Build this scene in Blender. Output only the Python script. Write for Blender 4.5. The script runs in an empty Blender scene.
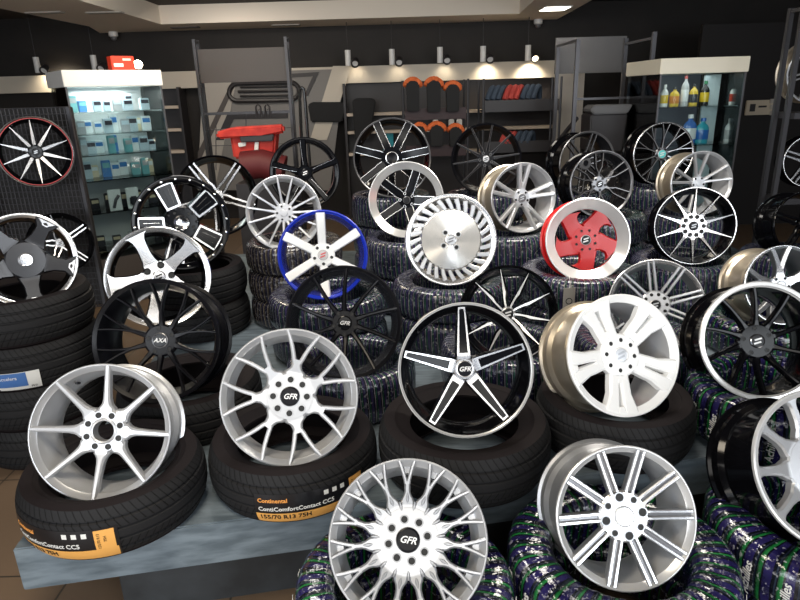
import bpy, bmesh, math, random
from mathutils import Vector, Matrix
random.seed(7)
S = bpy.context.scene
C = S.collection
PI = math.pi
R_ = math.radians

# ------------------------------------------------------------------ camera
F = 620.0
CAMZ = 1.6
TH, RL = R_(18.5), R_(1.7)
EYE = Vector((0, 0, CAMZ))
FWD = Vector((0, math.cos(TH), -math.sin(TH)))
U0 = Vector((0, math.sin(TH), math.cos(TH)))
R0 = Vector((1, 0, 0))
RIGHT = R0 * math.cos(RL) - U0 * math.sin(RL)
UP = U0 * math.cos(RL) + R0 * math.sin(RL)
cd = bpy.data.cameras.new('camera')
cam = bpy.data.objects.new('camera', cd)
C.objects.link(cam)
cd.sensor_width = 36
cd.lens = F / 800 * 36
cd.clip_start = 0.05
M = Matrix((RIGHT, UP, -FWD)).transposed().to_4x4()
M.translation = EYE
cam.matrix_world = M
S.camera = cam

# ------------------------------------------------------------------ world, light, exposure
w = bpy.data.worlds.new('world')
S.world = w
w.use_nodes = True
w.node_tree.nodes['Background'].inputs[0].default_value = (0.72, 0.82, 1.0, 1)
w.node_tree.nodes['Background'].inputs[1].default_value = 0.35
S.view_settings.view_transform = 'Standard'
S.view_settings.look = 'None'
S.view_settings.gamma = 1
S.view_settings.exposure = 0.25
S.view_settings.use_curve_mapping = False


def area(name, loc, target, sx, sy, power, col, spread=180):
    l = bpy.data.lights.new(name, 'AREA')
    l.shape = 'RECTANGLE'
    l.size, l.size_y = sx, sy
    l.energy = power
    l.color = col
    l.spread = R_(spread)
    o = bpy.data.objects.new(name, l)
    o.location = loc
    o.rotation_euler = (Vector(target) - Vector(loc)).to_track_quat('-Z', 'Y').to_euler()
    C.objects.link(o)
    return o


# daylight through the glazed shopfront behind the photographer: separate panes
for x_, sx_, e_ in ((-4.6, 1.9, 44), (-2.4, 1.8, 50), (2.6, 1.8, 54), (4.15, 1.2, 34)):
    area('shopfront_daylight', (x_, -2.35, 1.75), (x_ * 0.35, 3.0, 1.15), sx_, 1.7, e_, (0.90, 0.95, 1.0))
area('overhead_fill', (-0.3, -0.9, 2.56), (-0.2, 1.2, 0.3), 4.8, 1.2, 55, (1.0, 0.97, 0.92))  # added overhead fill for the wheel faces, not a lamp of the hall
area('ceiling_fill', (0.0, -2.4, 0.25), (0.0, 4.5, 2.6), 8.0, 0.4, 45, (1.0, 0.95, 0.86))  # added fill aimed up to brighten the ceiling, as if off the pavement
# overhead lights of the shop hall
area('hall_overhead_light', (-0.6, 0.9, 2.42), (-0.6, 0.9, 0), 0.6, 0.6, 22, (1.0, 0.88, 0.7))
area('hall_overhead_light', (-0.7, 2.9, 2.40), (-0.6, 3.4, 0), 0.6, 0.6, 20, (1.0, 0.95, 0.88))  # added light that brightens the middle rows of wheels
area('hall_overhead_light', (1.1, 3.0, 2.40), (1.1, 3.4, 0), 0.8, 0.6, 34, (1.0, 0.93, 0.82))
area('hall_overhead_light', (-1.6, 4.6, 2.42), (-1.6, 4.6, 0), 0.5, 0.5, 20, (1.0, 0.86, 0.66))
area('hall_overhead_light', (1.6, 6.4, 2.42), (1.6, 6.4, 0), 0.5, 0.5, 22, (1.0, 0.90, 0.76))
area('hall_overhead_light', (-1.8, 6.9, 2.40), (-1.8, 7.6, 0), 0.5, 0.5, 13, (1.0, 0.90, 0.78))
area('recess_fill', (-1.4, 5.6, 2.56), (-1.4, 9.0, 2.50), 4.2, 0.05, 10, (1.0, 0.95, 0.86))  # added fill that brightens the far face of the ceiling recess


# ------------------------------------------------------------------ projecting helpers (used to place things in metres)
def P(px, py, d):
    return EYE + FWD * d + RIGHT * ((px - 400) / F * d) + UP * ((300 - py) / F * d)


def PY(px, py, Y):
    q = P(px, py, 1) - EYE
    return EYE + q * (Y / q.y)


def PZ(px, py, Z):
    q = P(px, py, 1) - EYE
    return EYE + q * ((Z - CAMZ) / q.z)


# ------------------------------------------------------------------ materials
def mat(name, col, rough=0.5, metal=0.0, coat=0.0, spec=0.5, emit=None, estr=0, aniso=0, alpha=None, trans=0):
    m = bpy.data.materials.new(name)
    m.use_nodes = True
    b = m.node_tree.nodes['Principled BSDF']
    b.inputs['Base Color'].default_value = (*col, 1)
    b.inputs['Roughness'].default_value = rough
    b.inputs['Metallic'].default_value = metal
    b.inputs['Coat Weight'].default_value = coat
    b.inputs['Coat Roughness'].default_value = 0.06
    b.inputs['Specular IOR Level'].default_value = spec
    if trans:
        b.inputs['Transmission Weight'].default_value = trans
    if emit:
        b.inputs['Emission Color'].default_value = (*emit, 1)
        b.inputs['Emission Strength'].default_value = estr
    return m


def nodes(m):
    nt = m.node_tree
    return nt, nt.nodes, nt.links, nt.nodes['Principled BSDF']


def noisy(m, scale, c1, c2, bump=0.0, detail=4, stretch=None, lo=0.35, hi=0.65):
    nt, N, L, b = nodes(m)
    tc = N.new('ShaderNodeTexCoord')
    mp = N.new('ShaderNodeMapping')
    L.new(tc.outputs['Object'], mp.inputs[0])
    if stretch:
        mp.inputs['Scale'].default_value = stretch
    n = N.new('ShaderNodeTexNoise')
    n.inputs['Scale'].default_value = scale
    n.inputs['Detail'].default_value = detail
    L.new(mp.outputs[0], n.inputs['Vector'])
    r = N.new('ShaderNodeValToRGB')
    r.color_ramp.elements[0].position = lo
    r.color_ramp.elements[1].position = hi
    r.color_ramp.elements[0].color = (*c1, 1)
    r.color_ramp.elements[1].color = (*c2, 1)
    L.new(n.outputs['Fac'], r.inputs[0])
    L.new(r.outputs[0], b.inputs['Base Color'])
    if bump:
        bp = N.new('ShaderNodeBump')
        bp.inputs['Strength'].default_value = bump
        bp.inputs['Distance'].default_value = 0.003
        L.new(n.outputs['Fac'], bp.inputs['Height'])
        L.new(bp.outputs[0], b.inputs['Normal'])
    return m


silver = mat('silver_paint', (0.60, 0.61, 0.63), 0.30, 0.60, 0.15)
silver_lit = mat('silver_paint_lit', (0.70, 0.71, 0.73), 0.30, 0.35, 0.2)  # brighter copy of the silver: light inside the barrel put into the colour
silver_shade = mat('silver_paint_shade', (0.42, 0.43, 0.45), 0.33, 0.75, 0.2)  # darker copy: shade of the spoke sides put into the colour, also emblems
white = mat('white_paint', (0.95, 0.95, 0.94), 0.30, 0.0, 0.5)
machined = mat('machined_aluminium', (0.78, 0.78, 0.79), 0.23, 0.92)
chrome = mat('polished_aluminium', (0.86, 0.86, 0.87), 0.12, 1.0)
gloss_black = mat('gloss_black_paint', (0.003, 0.003, 0.004), 0.10, 0.0, 0.0, 0.20)
satin_black = mat('satin_black_paint', (0.005, 0.005, 0.007), 0.28, 0.0, 0.0, 0.22)
gunmetal = mat('gunmetal_paint', (0.17, 0.17, 0.18), 0.28, 0.6, 0.4)
darkgun = mat('dark_gunmetal_paint', (0.022, 0.022, 0.025), 0.22, 0.3, 0.1)
blue = mat('blue_paint', (0.010, 0.030, 0.42), 0.2, 0.1, 0.6)
red = mat('red_paint', (0.58, 0.008, 0.010), 0.3, 0.0, 0.15)
warm_al = mat('aluminium_warm_reflection', (0.72, 0.64, 0.52), 0.30, 0.8)  # golden tint stands in for warm light reflected in the bare metal
hole = mat('hole_shade_black', (0.01, 0.01, 0.01), 0.6)  # flat black standing in for the shade in lug holes, also emblems
ink_white = mat('white_ink', (0.85, 0.85, 0.85), 0.4)
ink_black = mat('black_ink', (0.01, 0.01, 0.01), 0.5)
cyan = mat('cyan_enamel', (0.15, 0.75, 0.75), 0.3)
redink = mat('red_ink', (0.6, 0.05, 0.05), 0.4)
capgrey = mat('grey_cap', (0.55, 0.53, 0.53), 0.35, 0.3)

# radially brushed disc
brushed = mat('radially_brushed_aluminium', (0.66, 0.64, 0.60), 0.27, 1.0)
nt, N, L, b = nodes(brushed)
b.inputs['Anisotropic'].default_value = 0.95
tg = N.new('ShaderNodeTangent')
tg.direction_type = 'RADIAL'
tg.axis = 'Z'
L.new(tg.outputs[0], b.inputs['Tangent'])

# tyre rubber: sipes in the tread by angle
def rubber(name, nsip, col=0.016):
    m = mat(name, (col, col, col * 1.08), 0.62, 0, 0, 0.18)
    nt, N, L, b = nodes(m)
    tc = N.new('ShaderNodeTexCoord')
    sp = N.new('ShaderNodeSeparateXYZ')
    L.new(tc.outputs['Object'], sp.inputs[0])

    def mth(op, a, b_=None, c_=None):
        n = N.new('ShaderNodeMath')
        n.operation = op
        for i, v in enumerate((a, b_, c_)):
            if v is None:
                continue
            if isinstance(v, (int, float)):
                n.inputs[i].default_value = v
            else:
                L.new(v, n.inputs[i])
        return n.outputs[0]
    ang = mth('ARCTAN2', sp.outputs[1], sp.outputs[0])
    az = mth('ABSOLUTE', sp.outputs[2])
    s = mth('ADD', mth('MULTIPLY', ang, nsip / (2 * PI)), mth('MULTIPLY', az, 26.0))
    fr = mth('FRACT', s)
    cut = mth('LESS_THAN', fr, 0.16)
    rr = mth('SQRT', mth('ADD', mth('POWER', sp.outputs[0], 2.0), mth('POWER', sp.outputs[1], 2.0)))
    outer = mth('GREATER_THAN', rr, 0.243)
    nocen = mth('GREATER_THAN', az, 0.022)
    h = mth('MULTIPLY', mth('MULTIPLY', cut, outer), nocen)
    inv = mth('SUBTRACT', 1.0, h)
    bp = N.new('ShaderNodeBump')
    bp.inputs['Strength'].default_value = 1.0
    bp.inputs['Distance'].default_value = 0.006
    L.new(inv, bp.inputs['Height'])
    L.new(bp.outputs[0], b.inputs['Normal'])
    mx = N.new('ShaderNodeMix')
    mx.data_type = 'RGBA'
    L.new(h, mx.inputs[0])
    mx.inputs[6].default_value = (col, col, col * 1.08, 1)
    mx.inputs[7].default_value = (0.004, 0.004, 0.004, 1)
    L.new(mx.outputs[2], b.inputs['Base Color'])
    return m


tyre_rubber = rubber('tyre_rubber', 76)
tyre_bead = mat('tyre_sidewall_rubber', (0.014, 0.011, 0.012), 0.7, 0, 0, 0.10)
lip_p = mat('polished_deep_lip', (0.90, 0.90, 0.89), 0.24, 0.6, 0.2)
lip_m = mat('bright_lip', (0.72, 0.72, 0.72), 0.26, 0.45, 0.3)

# printed wrapping film: stripes by angle, line stripes stand in for ridge glints
def film(name, n, green, purple, dark, speck, rough=0.2, slant=1.2, line=(0.10, 0.10, 0.12)):
    m = mat(name, dark, rough, 0.0, 0.5)
    nt, N, L, b = nodes(m)
    tc = N.new('ShaderNodeTexCoord')
    sp = N.new('ShaderNodeSeparateXYZ')
    L.new(tc.outputs['Object'], sp.inputs[0])

    def mth(op, a, b_=None, c_=None):
        q = N.new('ShaderNodeMath')
        q.operation = op
        for i, v in enumerate((a, b_, c_)):
            if v is None:
                continue
            if isinstance(v, (int, float)):
                q.inputs[i].default_value = v
            else:
                L.new(v, q.inputs[i])
        return q.outputs[0]
    ang = mth('ARCTAN2', sp.outputs[1], sp.outputs[0])
    nz = N.new('ShaderNodeTexNoise')
    nz.inputs['Scale'].default_value = 9
    L.new(tc.outputs['Object'], nz.inputs['Vector'])
    s = mth('ADD', mth('MULTIPLY', ang, n / (2 * PI)), mth('MULTIPLY', sp.outputs[2], slant))
    s = mth('ADD', s, mth('MULTIPLY', nz.outputs['Fac'], 0.18))
    fr = mth('FRACT', s)
    r = N.new('ShaderNodeValToRGB')
    r.color_ramp.interpolation = 'CONSTANT'
    els = r.color_ramp.elements
    els[0].position = 0
    els[0].color = (*green, 1)
    els[1].position = 0.13
    els[1].color = (*dark, 1)
    for p_, c_ in ((0.22, purple), (0.62, dark), (0.78, line), (0.86, dark), (0.93, tuple(0.5 * v for v in green))):
        e = els.new(p_)
        e.color = (*c_, 1)
    L.new(fr, r.inputs[0])
    # white specks: illegible small print
    n2 = N.new('ShaderNodeTexNoise')
    n2.inputs['Scale'].default_value = 70
    n2.inputs['Detail'].default_value = 2
    L.new(tc.outputs['Object'], n2.inputs['Vector'])
    r2 = N.new('ShaderNodeValToRGB')
    r2.color_ramp.elements[0].position = 0.60
    r2.color_ramp.elements[1].position = 0.66
    L.new(n2.outputs['Fac'], r2.inputs[0])
    f2 = mth('MULTIPLY', r2.outputs[0], speck)
    n3 = N.new('ShaderNodeTexNoise')
    n3.inputs['Scale'].default_value = 14
    L.new(tc.outputs['Object'], n3.inputs['Vector'])
    r3 = N.new('ShaderNodeValToRGB')
    r3.color_ramp.elements[0].position = 0.42
    r3.color_ramp.elements[1].position = 0.62
    L.new(n3.outputs['Fac'], r3.inputs[0])
    mxd = N.new('ShaderNodeMix')
    mxd.data_type = 'RGBA'
    L.new(r3.outputs[0], mxd.inputs[0])
    L.new(r.outputs[0], mxd.inputs[6])
    mxd.blend_type = 'MULTIPLY'
    mxd.inputs[7].default_value = (0.45, 0.45, 0.5, 1)
    mx = N.new('ShaderNodeMix')
    mx.data_type = 'RGBA'
    L.new(f2, mx.inputs[0])
    L.new(mxd.outputs[2], mx.inputs[6])
    mx.inputs[7].default_value = (0.62, 0.62, 0.66, 1)
    L.new(mx.outputs[2], b.inputs['Base Color'])
    bp = N.new('ShaderNodeBump')
    bp.inputs['Strength'].default_value = 0.8
    bp.inputs['Distance'].default_value = 0.006
    n4 = N.new('ShaderNodeTexNoise')
    n4.inputs['Scale'].default_value = 38
    L.new(tc.outputs['Object'], n4.inputs['Vector'])
    L.new(n4.outputs['Fac'], bp.inputs['Height'])
    L.new(bp.outputs[0], b.inputs['Normal'])
    return m


film_front = film('printed_film_bright', 36, (0.015, 0.16, 0.04), (0.020, 0.016, 0.085), (0.006, 0.007, 0.012), 0.4, 0.12, line=(0.02, 0.03, 0.05))
film_back = film('printed_film_dull', 58, (0.03, 0.10, 0.07), (0.035, 0.03, 0.085), (0.010, 0.010, 0.014), 0.22, 0.22, line=(0.30, 0.30, 0.34))
film_brown = film('printed_film_brownish', 58, (0.10, 0.085, 0.06), (0.03, 0.028, 0.05), (0.012, 0.010, 0.010), 0.2, 0.22, line=(0.36, 0.31, 0.25))


# ------------------------------------------------------------------ mesh helpers
def link(name, bm, mats, parent=None, smooth=True, angle=35):
    me = bpy.data.meshes.new(name)
    bmesh.ops.recalc_face_normals(bm, faces=bm.faces)
    if smooth:
        for f in bm.faces:
            f.smooth = True
        for e in bm.edges:
            if len(e.link_faces) == 2 and e.calc_face_angle(0) > R_(angle):
                e.smooth = False
    bm.to_mesh(me)
    bm.free()
    for m_ in (mats if isinstance(mats, (list, tuple)) else [mats]):
        me.materials.append(m_)
    o = bpy.data.objects.new(name, me)
    C.objects.link(o)
    if parent:
        o.parent = parent
    return o


def tag(o, label, cat, group=None, kind=None):
    o['label'] = label
    o['category'] = cat
    if group:
        o['group'] = group
    if kind:
        o['kind'] = kind
    return o


def struct(o, label=None, cat=None):
    o['kind'] = 'structure'
    if label:
        o['label'] = label
    if cat:
        o['category'] = cat
    return o


def empty(name, loc=(0, 0, 0)):
    o = bpy.data.objects.new(name, None)
    o.empty_display_size = 0.1
    o.location = loc
    C.objects.link(o)
    return o


def lathe(bm, prof, seg=64, closed=False, mi=None, fn=None, off=(0, 0, 0)):
    """prof: (r, z[, mat]) points; closed joins last to first"""
    rings = []
    for p in prof:
        if p[0] < 1e-6:
            v = bm.verts.new((off[0], off[1], off[2] + p[1]))
            rings.append([v] * seg)
        else:
            ring = []
            for i in range(seg):
                a = 2 * PI * i / seg
                r, z = p[0], p[1]
                if fn:
                    r, z = fn(a, r, z)
                ring.append(bm.verts.new((off[0] + r * math.cos(a), off[1] + r * math.sin(a), off[2] + z)))
            rings.append(ring)
    n = len(prof)
    for k in range(n if closed else n - 1):
        A, B = rings[k], rings[(k + 1) % n]
        m_ = prof[k][2] if len(prof[k]) > 2 else (mi or 0)
        for i in range(seg):
            j = (i + 1) % seg
            q = [A[i], A[j], B[j], B[i]]
            u = []
            for v in q:
                if v not in u:
                    u.append(v)
            if len(u) >= 3:
                try:
                    f = bm.faces.new(u)
                    f.material_index = m_
                except ValueError:
                    pass


def box(bm, c, s, mi=0, rot=None, bev=0):
    vs = []
    for dx, dy, dz in ((-1, -1, -1), (1, -1, -1), (1, 1, -1), (-1, 1, -1), (-1, -1, 1), (1, -1, 1), (1, 1, 1), (-1, 1, 1)):
        v = Vector((dx * s[0] / 2, dy * s[1] / 2, dz * s[2] / 2))
        if rot is not None:
            v = rot @ v
        vs.append(bm.verts.new(v + Vector(c)))
    fs = []
    for q in ((0, 3, 2, 1), (4, 5, 6, 7), (0, 1, 5, 4), (1, 2, 6, 5), (2, 3, 7, 6), (3, 0, 4, 7)):
        f = bm.faces.new([vs[i] for i in q])
        f.material_index = mi
        fs.append(f)
    if bev:
        es = list({e for f in fs for e in f.edges})
        r = bmesh.ops.bevel(bm, geom=es, offset=bev, segments=2, affect='EDGES', clamp_overlap=True)
        for f in r['faces']:
            f.material_index = mi


def tube(bm, pts, r, seg=8, mi=0, cap=True):
    pts = [Vector(p) for p in pts]
    prev = None
    rings = []
    for i, p in enumerate(pts):
        t = (pts[min(i + 1, len(pts) - 1)] - pts[max(i - 1, 0)]).normalized()
        if prev is None:
            a = t.orthogonal().normalized()
        else:
            a = (prev - t * prev.dot(t)).normalized()
        prev = a
        b_ = t.cross(a)
        rings.append([bm.verts.new(p + a * r * math.cos(2 * PI * k / seg) + b_ * r * math.sin(2 * PI * k / seg)) for k in range(seg)])
    for A, B in zip(rings, rings[1:]):
        for k in range(seg):
            f = bm.faces.new([A[k], A[(k + 1) % seg], B[(k + 1) % seg], B[k]])
            f.material_index = mi
    if cap:
        bm.faces.new(rings[0][::-1]).material_index = mi
        bm.faces.new(rings[-1]).material_index = mi


def prism(bm, pts, y0, y1, mi=0):
    """polygon of (x, z) points extruded along y"""
    A = [bm.verts.new((x, y0, z)) for x, z in pts]
    B = [bm.verts.new((x, y1, z)) for x, z in pts]
    n = len(pts)
    bm.faces.new(A).material_index = mi
    bm.faces.new(B[::-1]).material_index = mi
    for i in range(n):
        bm.faces.new([A[i], B[i], B[(i + 1) % n], A[(i + 1) % n]]).material_index = mi


def text_verts(s, size, bold=0.0, shear=0.0, extrude=0.0004, align='LEFT'):
    cu = bpy.data.curves.new('t', 'FONT')
    cu.body = s
    cu.size = size
    cu.offset = bold
    cu.shear = shear
    cu.extrude = extrude
    cu.align_x = align
    cu.resolution_u = 2
    o = bpy.data.objects.new('t', cu)
    C.objects.link(o)
    dg = bpy.context.evaluated_depsgraph_get()
    me = bpy.data.meshes.new_from_object(o.evaluated_get(dg))
    bpy.data.objects.remove(o)
    return me


def text_obj(name, s, size, m_, parent, fn, **k):
    me = text_verts(s, size, **k)
    for v in me.vertices:
        v.co = fn(v.co.copy())
    me.materials.clear()
    me.materials.append(m_)
    me.name = name
    o = bpy.data.objects.new(name, me)
    C.objects.link(o)
    o.parent = parent
    return o


# ------------------------------------------------------------------ room shell
YB = 8.6
XL, XR, YF, ZC = -6.2, 6.2, -2.6, 2.62
floor_m = mat('brown_floor_tiles', (0.16, 0.11, 0.07), 0.35)
nt, N, L, b = nodes(floor_m)
tc = N.new('ShaderNodeTexCoord')
br = N.new('ShaderNodeTexBrick')
br.offset = 0
br.inputs['Scale'].default_value = 1.0
br.inputs['Brick Width'].default_value = 0.6
br.inputs['Row Height'].default_value = 0.6
br.inputs['Mortar Size'].default_value = 0.004
br.inputs['Color1'].default_value = (0.17, 0.115, 0.075, 1)
br.inputs['Color2'].default_value = (0.14, 0.095, 0.06, 1)
br.inputs['Mortar'].default_value = (0.05, 0.04, 0.03, 1)
L.new(tc.outputs['Object'], br.inputs['Vector'])
L.new(br.outputs['Color'], b.inputs['Base Color'])
dark_wall = noisy(mat('dark_brown_wall_paint', (0.03, 0.025, 0.022), 0.7), 3, (0.014, 0.0115, 0.010), (0.019, 0.015, 0.013), 0.1)
side_wall = mat('brown_black_side_wall', (0.030, 0.020, 0.014), 0.75)
dark_ceil = mat('dark_ceiling_paint', (0.022, 0.017, 0.014), 0.8)
light_ceil = mat('warm_white_ceiling', (0.78, 0.70, 0.60), 0.8)


def slab(name, x0, x1, y0, y1, z0, z1, m_, label, cat):
    bm = bmesh.new()
    box(bm, ((x0 + x1) / 2, (y0 + y1) / 2, (z0 + z1) / 2), (x1 - x0, y1 - y0, z1 - z0))
    return struct(link(name, bm, m_, smooth=False), label, cat)


slab('floor', XL, XR, YF, YB, -0.1, 0, floor_m, 'brown tiled shop floor', 'floor')
slab('wall_back', XL, XR, YB, YB + 0.12, 0, ZC, dark_wall, 'dark back wall behind the shelves', 'wall')
slab('wall_left', XL - 0.12, XL, YF, YB + 0.12, 0, ZC, side_wall, 'dark left side wall', 'wall')
slab('wall_right', XR, XR + 0.12, YF, YB + 0.12, 0, ZC, side_wall, 'dark right side wall', 'wall')
# the shopfront behind the photographer: low sill, header and mullions round open glazing
bm = bmesh.new()
box(bm, (0, YF - 0.06, 0.15), (XR - XL, 0.12, 0.3))
box(bm, (0, YF - 0.06, ZC - 0.1), (XR - XL, 0.12, 0.2))
for x in (-6.1, -3.6, -1.2, 1.2, 3.6, 6.1):
    box(bm, (x, YF - 0.06, ZC / 2), (0.1, 0.12, ZC))
struct(link('wall_front', bm, dark_wall, smooth=False), 'shopfront frame behind the photographer', 'wall')
slab('ceiling', XL, XR, YF, YB + 0.12, ZC, ZC + 0.1, dark_ceil, 'dark ceiling above the light dropped panel', 'ceiling')
# light dropped ceiling with a recess
zl = 2.42
A0, A1 = PZ(45, 0, zl), PZ(100, 33, zl)
B1, B0 = PZ(531, 27, zl), PZ(592, 0, zl)
B2 = PZ(545, 26, zl)
yfar = min(YB - 0.05, (A1.y + B2.y) / 2)
h0, h1 = PZ(150, 21, zl), PZ(514, 17, zl)
yh = (h0.y + h1.y) / 2
y_near = 1.4


def extr(p, q, y):
    t = (y - p.y) / (q.y - p.y)
    return p.x + (q.x - p.x) * t


zr_ = ZC - 0.001
bm = bmesh.new()
lx = lambda y: extr(A1, A0, y)
rx = lambda y: extr(B2, B0, y)
hl = h0.x
hr = h1.x


def poly(ps):
    A = [bm.verts.new((x, y, zl)) for x, y in ps]
    B = [bm.verts.new((x, y, ZC - 0.002)) for x, y in ps]
    bm.faces.new(A)
    bm.faces.new(B[::-1])
    n = len(ps)
    for i in range(n):
        bm.faces.new([A[i], B[i], B[(i + 1) % n], A[(i + 1) % n]])


poly([(lx(yfar), yfar), (rx(yfar), yfar), (rx(yh), yh), (lx(yh), yh)])
poly([(lx(yh), yh), (hl, yh), (hl, y_near), (lx(yh) - 0.2, y_near)])
poly([(hr, yh), (rx(yh), yh), (rx(y_near), y_near), (hr - 0.4, y_near)])
struct(link('ceiling_panel', bm, light_ceil, smooth=False), 'warm white dropped ceiling panel with a long recess', 'ceiling')
bpy.data.objects['ceiling_panel'].name = 'ceiling.001'

# ------------------------------------------------------------------ wheels
def sm(t):
    t = max(0, min(1, t))
    return t * t * (3 - 2 * t)


def bar(bm, path, R, zf, depth, mf=0, ms=1, bev=0.0025, lift=0.0, steps=4, flare=1.15):
    """a spoke: path of (r, degrees, width) in units of R"""
    pts = []
    for i in range(len(path) - 1):
        for k in range(steps):
            t = k / steps
            p = [path[i][j] * (1 - t) + path[i + 1][j] * t for j in range(3)]
            pts.append(p)
    pts.append(list(path[-1]))
    cs = [Vector((p[0] * R * math.cos(R_(p[1])), p[0] * R * math.sin(R_(p[1])))) for p in pts]
    rings = []
    for i, (c, p) in enumerate(zip(cs, pts)):
        t = (cs[min(i + 1, len(cs) - 1)] - cs[max(i - 1, 0)])
        if t.length < 1e-7:
            t = Vector((1, 0))
        t.normalize()
        nrm = Vector((-t.y, t.x))
        h = p[2] * R / 2
        z = zf(c.length / R) + lift
        bv = min(bev, h * 0.55)
        ring = []
        for (o_, dz) in ((-h * flare, -depth), (-h, -bv), (-h + bv, 0), (h - bv, 0), (h, -bv), (h * flare, -depth)):
            q = c + nrm * o_
            ring.append(bm.verts.new((q.x, q.y, z + dz)))
        rings.append(ring)
    for A, B in zip(rings, rings[1:]):
        for k in range(6):
            f = bm.faces.new([A[k], A[(k + 1) % 6], B[(k + 1) % 6], B[k]])
            f.material_index = mf if k == 2 else ms
    for Q in (rings[0], rings[-1]):
        bm.faces.new(Q).material_index = ms


WHEELS = {}


def wheel(key, label, cx, cy, rp, a, b_, zt, sink, spec, phi=0, W=0.19, d=None, group=None):
    v = (P(cx, cy, 1) - EYE).normalized()
    rr = (RIGHT - v * RIGHT.dot(v)).normalized()
    uu = rr.cross(v)
    n = (-v * math.sqrt(1 - a * a - b_ * b_) + rr * a + uu * b_).normalized()
    e = (Vector((0, 0, 1)) - n * n.z).normalized()
    kz = P(cx, cy, 1).z - CAMZ
    if d is None:
        d = (CAMZ - (zt - sink)) / (-(kz - e.z * rp / F))
    R = rp * d / F
    c = P(cx, cy, d)
    root = empty('alloy_wheel', c)
    root.rotation_mode = 'QUATERNION'
    xa = e.cross(n).normalized()
    root.rotation_quaternion = Matrix((xa, e, n)).transposed().to_quaternion()
    tag(root, label, 'wheel', group)
    build_wheel(root, R, W, spec, phi)
    bt = c - e * R
    hv = Vector((-n.x, -n.y)).normalized()
    WHEELS[key] = dict(c=c, R=R, bottom=bt, stack=Vector((bt.x, bt.y)) + hv * 0.165, root=root, n=n, zt=zt)
    return root


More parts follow.
